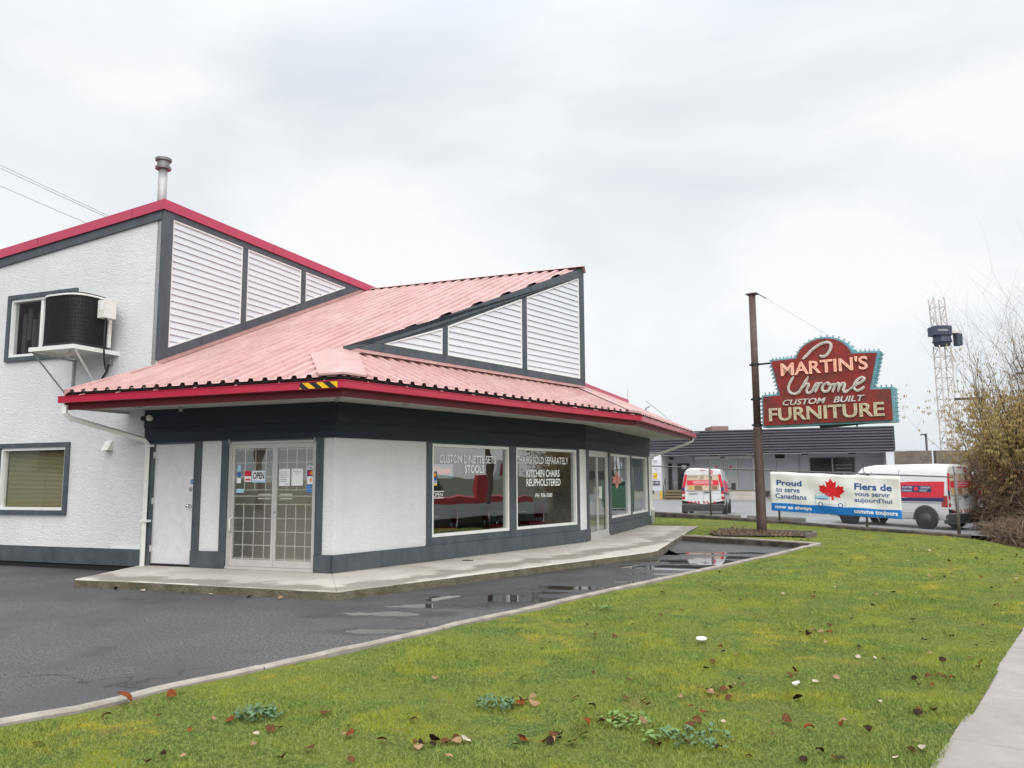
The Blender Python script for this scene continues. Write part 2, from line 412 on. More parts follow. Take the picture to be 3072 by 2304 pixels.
for s0, s1 in ((2.576,4.832),(5.028,7.282)): pbox('trim_board', FC, s0, s1, .408, .545, .002, .027, 'slate'); pbox('trim_board', FC, s0, s1, 2.257, 2.288, .002, .027, 'slate')
pbox('corner_board', FC, 7.462, 7.6, .3, 2.288, .002, .035, 'white_vinyl')
# frames round the tower windows
def surround(fr, s0, s1, z0, z1, w=.085):
    mb = MB(); mb.box((s0-w,z0-w,.002),(s1+w,z0,.05),fr); mb.box((s0-w,z1,.002),(s1+w,z1+w,.05),fr)
    mb.box((s0-w,z0,.002),(s0,z1,.05),fr); mb.box((s1,z0,.002),(s1+w,z1,.05),fr); return part('window_surround', mb, 'slate')
surround(FA, *UW); surround(FA, *LW)

# ---- windows
def window(fr, s0, s1, z0, z1, gl='glass', fw=.055, depth=.05, mull=None, label=None):
    mb = MB(); p0, p1 = -depth-.05, .018
    mb.box((s0,z0,p0),(s1,z0+fw,p1),fr); mb.box((s0,z1-fw,p0),(s1,z1,p1),fr)
    mb.box((s0,z0+fw,p0),(s0+fw*.8,z1-fw,p1),fr); mb.box((s1-fw*.8,z0+fw,p0),(s1,z1-fw,p1),fr)
    w = part('window', mb, 'white_vinyl')
    if label: w['label'] = label
    a, b, c, d = s0+fw*.8, s1-fw*.8, z0+fw, z1-fw
    if mull:
        mm = MB().box((mull-.035, c, p0+.005),(mull+.035, d, .0), fr); part('mullion', mm, 'white_vinyl', w)
        spans = [(a, mull-.035), (mull+.035, b)]
    else: spans = [(a, b)]
    for q0, q1 in spans:
        part('pane', MB().poly([fr(q0,c,-depth), fr(q1,c,-depth), fr(q1,d,-depth), fr(q0,d,-depth)]), gl, w)
    return w
win1 = window(FB, *W1, label='shop window lettered CUSTOM DINETTE SETS'); win2 = window(FB, *W2, label='shop window lettered KITCHEN CHAIRS REUPHOLSTERED')
winc1 = window(FC, *WC1, label='shop window with a round red crest'); winc2 = window(FC, *WC2)
uw = window(FA, *UW, gl='glass_dark', mull=6.86, label='upper tower window behind the cooling unit'); lw = window(FA, *LW, gl='glass_blind', label='lower tower window with closed blinds')
# dark rooms behind the tower windows, blinds in the lower one
for q in (UW, LW): part('room_lining', MB().box((q[0]-.2,q[2]-.2,-1.2),(q[1]+.2,q[3]+.2,-1.1), FA), 'interior_wall', shop)
mb = MB()
for i in range(44):
    z = LW[2]+.07+i*.025; mb.add([FA(LW[0]+.06,z,-.11),FA(LW[1]-.06,z,-.11),FA(LW[1]-.06,z+.017,-.132),FA(LW[0]+.06,z+.017,-.132)],[(0,1,2,3)])
mat('blind', (.42,.40,.22), .6)  # olive colour paints in the lawn's reflection in this pane
tag(part('blind_slats', mb, 'blind', lw), kind='stuff')
mb = MB()
for i in range(5): mb.box((UW[0]+.95+i*.14, UW[2]+.1+.09*i*(i%2), -.22),(UW[0]+1.05+i*.14, UW[3]-.15-.12*(i%3), -.17), FA)
part('pane_tone_strips', mb, 'interior_wall', uw)  # added strips lighten the dark pane in place of its mid-grey reflections
# window lettering
def letters(txt, box, w, fr=FB, p=-.044, **k): return part('lettering', fit_text(txt, box, fr, p, **k), 'lettering', w)
letters('CUSTOM DINETTE SETS', (2.563,4.271,1.911,2.067), win1, bold=.012); letters('STOOLS', (3.30,3.896,1.719,1.876), win1, bold=.018)
letters('OPEN', (2.40,2.66,1.28,1.355), win1)
for zq in (1.25, 1.372): part('lettering', MB().box((2.365,zq,-.045),(2.695,zq+.012,-.043),FB), 'lettering', win1)
letters('CHAIRS SOLD SEPARATELY', (4.958,6.970,1.925,2.085), win2, bold=.01); letters('KITCHEN CHAIRS', (5.33,6.607,1.640,1.798), win2, bold=.018)
letters('REUPHOLSTERED', (5.327,6.642,1.441,1.600), win2, bold=.018); letters('PH: 936-5585', (5.647,6.310,1.196,1.283), win2, shear=.25, bold=.012)
def card(fr, s0, s1, z0, z1, p, mt, parent, name='sticker'): return part(name, MB().poly([fr(s0,z0,p),fr(s1,z0,p),fr(s1,z1,p),fr(s0,z1,p)]), mt, parent)
def disc(fr, cx, cz, rx, rz, p, mt, parent, name='sticker_print', n=20):
    return part(name, MB().poly([fr(cx+rx*math.cos(2*math.pi*i/n), cz+rz*math.sin(2*math.pi*i/n), p) for i in range(n)]), mt, parent)
def card_pair(fr, x0, zt, w, p, parent):
    card(fr, x0, x0+w, zt-.118, zt, p, 'navy', parent)
    disc(fr, x0+w*.36, zt-.06, w*.22, .038, p+.002, 'red', parent); disc(fr, x0+w*.62, zt-.06, w*.22, .038, p+.003, 'orange', parent)
    return zt-.128
z = card_pair(FB, 2.352, 1.746, .15, -.0445, win1)
card(FB, 2.352, 2.502, 1.486, z, -.0445, 'paper', win1); card(FB, 2.352, 2.502, 1.575, z, -.0435, 'blue_sticker', win1)
part('sticker_print', fit_text('VISA', (2.365,2.49,1.525,1.57), FB, -.0435, bold=.02, shear=.2), 'navy', win1)
card(FB, 2.352, 2.502, 1.486, 1.512, -.0435, 'yellow', win1)
# crest on the far window: a tall oval with ribbons either side
mb = MB(); ec, ez = 3.48, 1.56
mb.poly([FC(ec+.21*math.cos(t)*(1+.0*t), ez+.235*math.sin(t), -.044) for t in np.linspace(0, 2*math.pi, 24, endpoint=False)])
for sg in (-1, 1):
    mb.poly([FC(ec+sg*.20,ez+.07,-.0445), FC(ec+sg*.50,ez+.10,-.0445), FC(ec+sg*.44,ez+.02,-.0445), FC(ec+sg*.50,ez-.10,-.0445), FC(ec+sg*.20,ez-.08,-.0445)])
part('crest', mb, 'emblem_light', winc1)
mb = MB(); mb.poly([FC(ec+.155*math.cos(t), ez+.19*math.sin(t), -.0425) for t in np.linspace(0, 2*math.pi, 24, endpoint=False)])
for sg in (-1, 1): mb.poly([FC(ec+sg*.24,ez+.045,-.0425), FC(ec+sg*.42,ez+.06,-.0425), FC(ec+sg*.42,ez-.06,-.0425), FC(ec+sg*.24,ez-.05,-.0425)])
part('crest', mb, 'emblem', winc1)

# ---- steel door
dr = pbox('door', FA, DA[0]+.008, DA[1]-.008, DA[2]+.012, DA[3]-.006, -.06, -.012, 'steel_door'); dr['label'] = 'plain pale grey steel door beside the white downpipe'
for z in (.42, 1.25, 2.06): pbox('hinge', FA, DA[1]-.012, DA[1]+.014, z-.055, z+.055, -.012, .036, 'aluminium', dr)
part('knob', MB().lathe([(.033,0),(.033,.008),(.013,.014),(.013,.04),(.030,.05),(.036,.068),(.027,.088),(0.004,.094)], (2.945,1.165,-.012), 14, axis='z', fr=lambda x,y,z: FA(x,y,z)), 'chrome', dr, True)
part('deadbolt', MB().lathe([(.034,0),(.034,.012),(.026,.02),(.004,.022)], (2.948,1.457,-.012), 14, fr=lambda x,y,z: FA(x,y,z)), 'galvanised', dr, True)
part('sticker', MB().poly([FA(2.925+.045*math.cos(t), 1.588+.042*math.sin(t), -.010) for t in np.linspace(.39, 6.673, 8, endpoint=False)]), 'blue_sticker', dr)
part('sticker_print', fit_text('ADT', (-2.952,-2.898,1.576,1.60), GA, -.008, bold=.03), 'white_paint', dr)
pbox('threshold', FA, DA[0], DA[1], S0+.004, DA[2]+.008, -.1, .01, 'dark_gap')

# ---- the double glass door with its security grille
def glass_leaf(fr, x0, x1, z0, z1, label=None, bars=4, kick=.11):
    mb = MB(); fw = .045; p0, p1 = -.07, -.025
    mb.box((x0,z0,p0),(x1,z0+kick,p1),fr); mb.box((x0,z1-.075,p0),(x1,z1,p1),fr)
    mb.box((x0,z0+kick,p0),(x0+fw,z1-.075,p1),fr); mb.box((x1-fw,z0+kick,p0),(x1,z1-.075,p1),fr)
    d = part('door', mb, 'aluminium')
    if label: d['label'] = label
    a, b, c, e = x0+fw, x1-fw, z0+kick, z1-.075
    part('pane', MB().poly([fr(a,c,-.045),fr(b,c,-.045),fr(b,e,-.045),fr(a,e,-.045)]), 'glass_door', d)
    return d, (a, b, c, e)
jx0, jx1 = -DD[1]+.05, -DD[0]-.045
part('door_frame', MB().box((-DD[1]+.004,DD[2],-.09),(jx0-.003,DD[3]-.004,-.012),GA).box((jx1+.003,DD[2],-.09),(-DD[0]-.004,DD[3]-.004,-.012),GA).box((jx0-.003,DD[3]-.045,-.09),(jx1+.003,DD[3]-.004,-.012),GA), 'aluminium')
mid = -1.185
for x0, x1, lab in ((jx0, mid-.002, 'left leaf of the glass entrance door with an OPEN sign'), (mid+.002, jx1, 'right leaf of the glass entrance door with taped notices')):
    d, (a, b, c, e) = glass_leaf(GA, x0, x1, .172, DD[3]-.05, lab)
    zs = [.295,.52,.745,.968,1.20]; zs2 = [1.442,1.667,1.90,2.122]
    for z in zs + zs2: part('grille_bar', MB().box((a,z-.006,-.085),(b,z+.006,-.073),GA), 'grille_white', d)
    for k in range(1, 4):
        x = a+(b-a)*(k-.12)/3.65
        for q0, q1 in ((.26,1.215),(1.43,2.14)): part('grille_bar', MB().box((x-.006,q0,-.072),(x+.006,q1,-.060),GA), 'grille_white', d)
    part('push_bar', MB().box((a,1.325,-.09),(b,1.35,-.065),GA), 'aluminium', d)
    pm = (b-.30, b-.03) if x0 < mid-.2 else (a+.05, a+.30)
    part('push_plate', MB().box((pm[0],1.345,-.062),(pm[1],1.38,-.05),GA).box((pm[0],1.285,-.062),(pm[1],1.31,-.05),GA), 'white_plastic', d)
    if x0 < mid-.2:
        card(GA, -1.668,-1.385,1.566,1.767,-.0425,'light_blue',d,'open_sign'); card(GA, -1.655,-1.398,1.60,1.757,-.0415,'paper',d)
        part('lettering', fit_text('OPEN',(-1.643,-1.41,1.622,1.742),GA,-.0405,bold=.03), 'black', d)
        card(GA,-1.821,-1.690,1.677,1.761,-.0425,'red',d); card(GA,-1.817,-1.680,1.578,1.672,-.0425,'paper',d); card(GA,-1.80,-1.70,1.60,1.63,-.0415,'red',d)
        card(GA,-1.975,-1.905,1.756,1.867,-.0425,'light_blue',d); disc(GA,-1.94,1.702,.042,.042,-.0425,'blue_sticker',d,'sticker')
        card(GA,-1.985,-1.895,1.557,1.645,-.0425,'paper',d); card(GA,-1.985,-1.825,1.395,1.461,-.0425,'light_blue',d)
        part('pull_handle', MB().tube([GA(jx0+.022,.75,-.024),GA(jx0+.022,.76,.03),GA(jx0+.022,.95,.03),GA(jx0+.022,.965,-.024)], .018, 8), 'white_plastic', d, True)
    else:
        n1 = card(GA,-1.105,-.890,1.510,1.791,-.0425,'paper',d,'taped_notice'); n2 = card(GA,-.856,-.630,1.513,1.792,-.0425,'paper',d,'taped_notice')
        mb = MB()
        for i in range(6): w = random.uniform(.11,.16); mb.box((-1.085,1.735-i*.032,-.0418),(-1.085+w,1.742-i*.032,-.0412),GA)
        mb.box((-1.0,1.535,-.0418),(-.92,1.541,-.0412),GA)
        for i in range(3): mb.box((-.82+.03*i,1.745-i*.025,-.0418),(-.66-.03*i,1.75-i*.025,-.0412),GA)
        part('notice_print', mb, 'ink', d)
        card(GA,-.545,-.405,1.774,1.838,-.0425,'paper',d); part('sticker_print', fit_text('VISA',(-.535,-.415,1.785,1.825),GA,-.0412,bold=.03,shear=.2),'navy',d)
        card(GA,-.545,-.405,1.668,1.768,-.0425,'navy',d); disc(GA,-.498,1.718,.034,.034,-.0415,'red',d); disc(GA,-.452,1.718,.034,.034,-.0405,'orange',d)
        card(GA,-.545,-.405,1.536,1.662,-.0425,'paper',d); card(GA,-.495,-.455,1.575,1.632,-.0415,'orange',d)
        card(GA,-.558,-.395,1.396,1.525,-.0425,'blue_sticker',d)
        mb = MB()
        for i in range(4): mb.box((-.55,1.49-i*.024,-.0418),(-.41,1.496-i*.024,-.0412),GA)
        part('sticker_print', mb, 'light_blue', d)
        part('lock', MB().lathe([(.02,0),(.02,.012),(.004,.014)], (mid+.022,1.075,-.024), 12, fr=GA), 'galvanised', d)
pbox('threshold', GA, -DD[1], -DD[0], S0+.004, .168, -.1, .03, 'aluminium')
part('door_closer', MB().box((-.372,2.235,-.01),(-.342,2.30,.045),GA).box((-2.115,2.235,-.01),(-2.085,2.30,.045),GA), 'galvanised')
# far glass door
for x0, x1 in ((.50,1.388),(1.394,2.29)):
    d, (a,b,c,e) = glass_leaf(FC, x0, x1, .172, 2.22, None, kick=.12)
    for k in range(1,7): x = a+(b-a)*k/7; part('grille_bar', MB().box((x-.006,.3,-.09),(x+.006,1.0,-.078),FC), 'grille_white', d)
    part('push_bar', MB().box((a,1.70,-.09),(b,1.73,-.065),FC), 'black_plastic', d)
    if x0 > 1: part('pull_handle', MB().box((1.42,1.10,.0),(1.50,1.40,.05),FC).box((1.44,1.12,-.025),(1.48,1.16,.0),FC).box((1.44,1.34,-.025),(1.48,1.38,.0),FC), 'white_plastic', d)
part('door_frame', MB().box((.454,.15,-.09),(.497,2.27,-.012),FC).box((2.293,.15,-.09),(2.336,2.27,-.012),FC).box((.497,2.223,-.09),(2.293,2.27,-.012),FC), 'aluminium')
pbox('threshold', FC, .45, 2.34, S0+.004, .168, -.1, .03, 'aluminium')

# ---- eaves: one polyline round the three walls, mitred
def xline(P, u, Q, v):
    d = u[0]*v[1]-u[1]*v[0]; t = ((Q[0]-P[0])*v[1]-(Q[1]-P[1])*v[0])/d; return P+u*t
EL, ER = 4.45, 8.12
def eave(p, z, el=EL, er=ER):
    ab = xline(K+nA*p, uA, K+nB*p, uB); bc = xline(K+nB*p, uB, K2+nC*p, uC)
    return [FA(el, z, p), ab+Z*z, bc+Z*z, FC(er, z, p)]
def eave_runs(name, prof, mt, closed=True, mis=None):
    P = [eave(p, z) for p, z in prof]; n = len(prof); out = []
    for k in range(3):
        mb = MB()
        for i in range(n if closed else n-1):
            j = (i+1) % n; mb.add([P[i][k],P[i][k+1],P[j][k+1],P[j][k]], [(0,1,2,3)], mis[i] if mis else 0)
        if closed:
            if k == 0: mb.poly([P[i][0] for i in range(n)])
            if k == 2: mb.poly([P[i][3] for i in range(n)])
        out.append(part(name, mb, mt))
    return out
eave_runs('soffit', [(.0,2.877),(1.345,2.858),(1.345,2.90),(.0,2.92)], 'soffit')
eave_runs('fascia_board', [(1.33,2.792),(1.352,2.792),(1.352,3.05),(1.33,3.05)], 'fascia_dark')
gut = eave_runs('gutter', [(1.356,2.900),(1.475,2.904),(1.484,2.908),(1.484,3.000),(1.494,3.006),(1.494,3.016),(1.452,3.020),(1.452,3.006),(1.470,3.0),(1.470,2.918),(1.366,2.912),(1.366,3.0),(1.356,3.0)], 'gutter_red')
# gutter brackets
for k, g in enumerate(gut):
    e0 = eave(1.35,3.03)[k], eave(1.35,3.03)[k+1]; e1 = eave(1.478,3.022)[k], eave(1.478,3.022)[k+1]
    n = int(np.linalg.norm(e0[1]-e0[0])/.78)
    for i in range(n):
        t = (i+.6)/n; a = e0[0]+(e0[1]-e0[0])*t; b = e1[0]+(e1[1]-e1[0])*t
        part('gutter_bracket', MB().tube([a+Z*.02, b], .008, 4), 'roof_metal', g)
# hazard tape on the gutter beside the corner
c0 = eave(1.4865,0)[1]; ux = uA
def tape(x, z, p=0.0): return c0 + uA*(.10+x) + Z*z + nA*p
tp = part('hazard_tape', MB().poly([tape(0,2.910,.0),tape(.64,2.910,.0),tape(.64,2.998,.0),tape(0,2.998,.0)]), 'yellow', gut[0])
for i in range(3):
    q = clip(clip([(.06+i*.235-.05,2.910),(.06+i*.235+.07,2.910),(.06+i*.235+.19,2.998),(.06+i*.235+.07,2.998)], lambda p: p[0]), lambda p: .64-p[0])
    part('stripe', MB().poly([tape(x,z,.002) for x, z in q]), 'black', tp)
# soffit vents and mitre strip
for fr, s in ((FA,3.6),(FB,1.0),(FB,3.2),(FB,5.6),(FC,1.6),(FC,3.6),(FC,5.8)):
    part('soffit_vent', MB().lathe([(.09,2.858),(.09,2.868)], (0,0,0), 16, fr=lambda x,y,z,fr=fr,s=s: fr(s+x, z, .62+y*.6)), 'galvanised')
a, b = eave(.0,2.862)[1], eave(1.34,2.846)[1]; w = uA*.03
part('mitre_strip', MB().add([a-w,a+w,b+w,b-w,a-w+Z*.008,a+w+Z*.008,b+w+Z*.008,b-w+Z*.008],[(0,1,2,3),(4,5,6,7),(0,1,5,4),(2,3,7,6)]), 'galvanised')
part('soffit_board', MB().prism([(2.858,.0),(2.858,.0+1.35)][:0] or [(4.45,2.822),(4.47,2.822),(4.47,3.06),(4.45,3.06)], .0, 1.35, FA), 'soffit')

# ---- metal roofs: ribbed sheets running up the slope
EZ, EP = 3.085, 1.40
M1, M2, M3 = .417, .445, .47
cs, sn = math.cos(aB-aT), math.sin(aB-aT)
RIB = .262
def ribbed(name, fr, s0, s1, low, high, slope, phase=0.0, brk=()):
    xs = []; k = math.floor((s0-phase)/RIB)-1
    while phase+k*RIB < s1+RIB:
        c = phase+k*RIB
        for dx, h in ((-.056,0),(-.034,.046),(.034,.046),(.056,0)): xs.append((c+dx, h))
        k += 1
    pts = [(x,h) for x,h in xs if s0 < x < s1]
    def hh(x):
        for (a,ha),(b,hb) in zip(xs, xs[1:]):
            if a <= x <= b: return ha+(hb-ha)*(x-a)/(b-a+1e-9)
        return 0
    pts = sorted([(s0,hh(s0))]+pts+[(s1,hh(s1))]+[(b+e,hh(b)) for b in brk for e in (-1e-5,1e-5)])
    mb = MB(); prev = None
    for x, h in pts:
        lo, hi = low(x), high(x)
        if hi > lo: lo = hi
        a = fr(x, EZ+slope*(EP-lo)+h, lo); b = fr(x, EZ+slope*(EP-hi)+h, hi)
        if prev is not None: mb.add([prev[0], a, b, prev[1]], [(0,1,2,3)])
        prev = (a, b)
    return part(name, mb, 'roof_metal')
BACK = -7.24
ab = eave(EP, 0)[1]; sAB = float((ab-K)@uA); sABb = float((ab-K)@uB)
bc = eave(EP, 0)[2]; sBCb = float((bc-K)@uB); sBCc = float((bc-K2)@uC)
hz = M2*EP                                   # height of the skirt roof where it meets the upper wall
pA_hip = EP - hz/M1                          # front roof reaches that height here
top_hip = K + nB*0 + uB*0
# hip line in front-roof coordinates: from (sAB, EP) to the wall corner
hs, hp = .02, pA_hip
def r1_low(s): return EP if s >= hs else max(s/(sn/cs), BACK) - .0
def r1_high(s):
    if s > TS: return EP*(s-TS)/(4.41-TS)
    return BACK
roof_front = ribbed('roof_sheet', FA, -2.10, 4.41, r1_low, r1_high, M1, .05, (hs, TS)); roof_front['label'] = 'large front roof slope of ribbed pink metal'
def hipf(s): t = (s-sAB)/(hs-sAB); return EP+(hp-EP)*t
ribbed('roof_sheet', FA, sAB, hs, lambda s: EP, hipf, M1, .05)
# skirt roof above the window wall
def r2_high(s):
    if s < 0: return EP*(s/sABb)
    if s > 7.53: return EP*(s-7.53)/(sBCb-7.53)
    return 0.0
roof_skirt = ribbed('roof_sheet', FB, sABb, sBCb, lambda s: EP, r2_high, M2, .10); roof_skirt['label'] = 'narrow skirt roof of ribbed pink metal over the shop windows'
# roof above the far wall
def r3_high(s): return EP*(s/sBCc) if s < 0 else -.6
ribbed('roof_sheet', FC, sBCc, ER-.02, lambda s: EP, r3_high, M3, .10)
z3 = EZ+M3*(EP+.6)
part('parapet', MB().box((.35,z3-.10,-.75),(7.4,z3+.13,-.56), FC), 'fascia_red')
part('antenna', MB().tube([FC(7.45,z3,-.6),FC(7.45,z3+.5,-.6)],.008,5), 'galvanised')
part('weatherhead', MB().tube([FC(7.9,z3-.4,-.1),FC(7.9,z3-.12,-.1),FC(7.9,z3-.06,.03)],.03,6), 'galvanised')
# near-black strip painting in the shade behind the open rib ends
eave_runs('rib_shade_strip', [(EP-.03,3.05),(EP-.05,3.05),(EP-.05,EZ+.012),(EP-.03,EZ+.012)], 'dark_gap')
# hip cap: folded sheet over the front hip
h0 = ab + Z*(EZ+.055) ; h1 = FB(.05, EZ+hz+.06, .05)
def on1(s, p, d): return FA(s, EZ+M1*(EP-p)+d, p)
def on2(s, p, d): return FB(s, EZ+M2*(EP-p)+d, p)
l0, l1 = on1(sAB+.42, EP, .05), on1(.50, .02, .05)
r0, r1_ = on2(sABb+.46, EP, .05), on2(.44, .05, .05)
mb = MB().add([h0,h1,l1,l0,r0,r1_], [(0,1,2,3),(0,4,5,1)])
mb.add([l0,l0-Z*.05,l1-Z*.05,l1], [(0,1,2,3)]).add([r0,r0-Z*.05,r1_-Z*.05,r1_], [(0,1,2,3)]).add([l0,h0,h0-Z*.03,l0-Z*.03],[(0,1,2,3)]).add([h0,r0,r0-Z*.03,h0-Z*.03],[(0,1,2,3)])
part('hip_cap', mb, 'roof_metal')
h2 = bc+Z*(EZ+.05); h3 = FC(0,EZ+M3*EP+.03,0)
mb = MB().add([h2, h3, FB(7.2,EZ+hz+.05,.05), FB(sBCb-.42,EZ+.05,EP), FC(sBCc+.38,EZ+.05,EP), FC(.3,EZ+M3*EP+.03,0)], [(0,1,2,3),(0,4,5,1)])
mb.add([FB(sBCb-.42,EZ+.05,EP),h2,h2-Z*.05,FB(sBCb-.42,EZ,EP)],[(0,1,2,3)]).add([h2,FC(sBCc+.38,EZ+.05,EP),FC(sBCc+.38,EZ,EP),h2-Z*.05],[(0,1,2,3)])
part('hip_cap', mb, 'roof_metal')
# ridge cap, wall flashings, rake trim on the left
rz = EZ+M1*(EP-BACK)
part('ridge_cap', MB().add([FA(TS-.02,rz+.06,BACK),FA(-2.2,rz+.06,BACK),FA(-2.22,rz-.0,BACK+.16),FA(TS-.02,rz-.0,BACK+.16),FA(TS,rz-.1,BACK-.12),FA(-2.2,rz-.1,BACK-.12)],[(0,1,2,3),(0,1,5,4)]), 'roof_metal')
def t_line(b): return EZ+M1*(EP+b)
part('flashing', MB().prism([(.0,t_line(0)+.035),(7.2,t_line(7.2)+.035),(7.2,t_line(7.2)+.115),(.0,t_line(0)+.115)], .0, .035, FT), 'roof_metal')
part('flashing', MB().add([FT(.0,t_line(0)+.02,.002),FT(7.2,t_line(7.2)+.02,.002),FT(7.2,t_line(7.2)+.055,.13),FT(0,t_line(0)+.055,.13)],[(0,1,2,3)]), 'roof_metal')
part('flashing', MB().prism([(.25,EZ+hz+.028),(7.56,EZ+hz+.028),(7.56,EZ+hz+.10),(.25,EZ+hz+.10)], .0, .04, FB).add([FB(.5,EZ+hz+.06,.04),FB(7.56,EZ+hz+.06,.04),FB(7.56,EZ+hz+.03,.12),FB(.5,EZ+hz+.03,.12)],[(0,1,2,3)]), 'roof_metal')
rk = [(4.42,EP),(TS,0.0)]
def rkp(i, dz, ds=0): s, p = rk[i]; return FA(s+ds, EZ+M1*(EP-p)+dz, p)
part('rake_trim', MB().add([rkp(0,.06,.0),rkp(1,.06,.0),rkp(1,.06,-.10),rkp(0,.06,-.10),rkp(0,-.05,.0),rkp(1,-.05,.0),rkp(0,.0,-.10),rkp(1,.0,-.10)],[(0,1,2,3),(0,1,5,4),(2,3,6,7),(0,3,6,4)]), 'roof_metal')

# roofing screws in rows up the ribs
def screws(fr, s0, s1, low, high, slope, phase, name='roof_screws'):
    mb = MB(); k = math.ceil((s0-phase)/RIB)
    while phase+k*RIB < s1:
        c = phase+k*RIB; k += 1; p = low(c)-.10
        while p > high(c)+.1:
            for ds in (-.075,.075):
                b = fr(c+ds, EZ+slope*(EP-p)+.006, p); mb.add([b+uA*.013,b+nA*.013,b-uA*.013,b-nA*.013,b+Z*.008],[(0,1,4),(1,2,4),(2,3,4),(3,0,4)])
            p -= .92
    tag(part(name, mb, 'fascia_dark'), kind='stuff')
screws(FA, -2.0, 4.3, r1_low, r1_high, M1, .05); screws(FB, sABb+.5, sBCb-.5, lambda s: EP, r2_high, M2, .10)
# ---- siding panels
PITCHZ = .127
def siding(fr, poly, parent, p_in=.0):
    z0 = min(p[1] for p in poly); z1 = max(p[1] for p in poly); i0 = math.floor(z0/PITCHZ)
    for i in range(i0, int(z1/PITCHZ)+1):
        a, b = i*PITCHZ, (i+1)*PITCHZ-.004
        q = clip(clip(poly, lambda p: p[1]-a), lambda p: b-p[1])
        if len(q) < 3: continue
        if max(p[1] for p in q)-min(p[1] for p in q) < .02: continue
        xs = [p[0] for p in q]
        def pp(z): return p_in+.002+.023*(b-z)/PITCHZ
        mb = MB(); n = len(q)
        mb.add([fr(x,z,pp(z)) for x,z in q]+[fr(x,z,p_in-.02) for x,z in q], [tuple(range(n))]+[(k,(k+1)%n,n+(k+1)%n,n+k) for k in range(n)])
        part('siding_board', mb, 'vinyl_siding', parent)
def channel(fr, poly, w=.028):
    """white J-channel round a siding panel"""
    mb = MB(); n = len(poly); c = np.mean(np.array(poly), axis=0)
    inner = []
    for i in range(n):
        p0, p1, p2 = (np.array(poly[(i+k) % n], float) for k in (-1,0,1))
        d1 = (p1-p0)/np.linalg.norm(p1-p0); d2 = (p2-p1)/np.linalg.norm(p2-p1)
        n1 = np.array([-d1[1],d1[0]]); n2 = np.array([-d2[1],d2[0]])
        if n1@(c-p1) < 0: n1 = -n1
        if n2@(c-p1) < 0: n2 = -n2
        bis = n1+n2; bis = bis/(bis@n1)*w; L = np.linalg.norm(bis); bis = bis*min(1, .14/L); inner.append(tuple(p1+bis))
    for i in range(n):
        j = (i+1) % n; q = [poly[i], poly[j], inner[j], inner[i]]
        mb.prism(q, .0, .034, fr)
    return part('siding_panel', mb, 'white_vinyl'), inner
# tower side: slate frame and three panels
def tb(b): return t_line(b)+.295
TZ = 6.50
pan = [[(.205,tb(.205)),(2.15,tb(2.15)),(2.15,TZ),(.205,TZ)], [(2.315,tb(2.315)),(4.175,tb(4.175)),(4.175,TZ),(2.315,TZ)], [(4.36,tb(4.36)),(min(6.4,(TZ-tb(0))/M1),TZ),(4.36,TZ)]]
for q in pan:
    w, inn = channel(FT, q); siding(FT, inn, w)
part('trim_board', MB().prism([(-.03,t_line(0)+.118),(.20,t_line(.2)+.118),(.20,6.62),(-.03,6.62)], -.02, .045, FT), 'slate')
part('trim_board', MB().prism([(.203,t_line(.203)+.118),(6.9,t_line(6.9)+.118),(6.45,tb(6.45)-.01),(.203,tb(.203)-.004)], .0, .042, FT), 'slate')
part('trim_board', MB().prism([(.203,TZ+.004),(6.35,TZ+.004),(6.9,6.62),(.203,6.62)], .0, .041, FT), 'slate')
for a, b in ((2.155,2.31),(4.18,4.355)): part('trim_board', MB().prism([(a,tb(a)),(b,tb(b)),(b,TZ),(a,TZ)], .0, .040, FT), 'slate')
# tower fascias
mb = MB().prism([(TS-.07,6.625),(13.1,tower_top(13.1)+.005),(13.1,tower_top(13.1)+.185),(TS-.07,6.812)], .05, .075, FA); part('fascia', mb, 'fascia_red')
part('fascia', MB().box((-.073,6.625,.05),(9.2,6.812,.075), FT), 'fascia_red')
for s in (4.55, 7.0, 9.5): pbox('fascia_joint', FA, s, s+.006, tower_top(s)+.01, tower_top(s)+.18, .0755, .078, 'fascia_dark')
for s in (3.1, 6.1): pbox('fascia_joint', FT, s, s+.006, 6.63, 6.805, .0755, .078, 'fascia_dark')
part('trim_board', MB().prism([(TS,tower_top(TS)-.17),(13,tower_top(13)-.17),(13,tower_top(13)),(TS,tower_top(TS))], .002, .04, FA), 'slate')
# upper wall over the shop windows: frame and three panels under the sloping roof edge
def dt(s): return EZ+M1*(EP+s*cs)
DB, DBOT = 3.965, EZ+hz+.105
pd = [[(1.02,DB),(2.555,DB),(2.555,dt(2.555)-.22)], [(2.705,DB),(5.11,DB),(5.11,dt(5.11)-.22),(2.705,dt(2.705)-.22)], [(5.285,DB),(7.43,DB),(7.43,dt(7.43)-.22),(5.285,dt(5.285)-.22)]]
part('wall', MB().prism([(.1,3.6),(7.56,3.6),(7.56,dt(7.56)-.02),(.1,dt(.1)-.02)], -.16, -.005, FB), 'slate')
for q in pd:
    w, inn = channel(FB, q); siding(FB, inn, w)
part('trim_board', MB().prism([(.25,DBOT),(7.60,DBOT),(7.60,DB-.004),(.9,DB-.004)], .0, .045, FB), 'slate')
part('trim_board', MB().prism([(.14,DBOT+.004),(.9,DB-.002),(1.0,DB-.002),(7.43,dt(7.43)-.216),(7.60,dt(7.60)-.216),(7.60,dt(7.60)-.01),(.14,dt(.14)-.01)], .0, .048, FB), 'slate')
for a, b in ((2.56,2.70),(5.115,5.28)): part('trim_board', MB().prism([(a,DB),(b,DB),(b,dt(b)-.22),(a,dt(a)-.22)], .0, .042, FB), 'slate')
part('trim_board', MB().prism([(7.436,DB),(7.60,DB),(7.60,dt(7.6)-.22),(7.436,dt(7.436)-.22)], .0, .044, FB), 'slate')
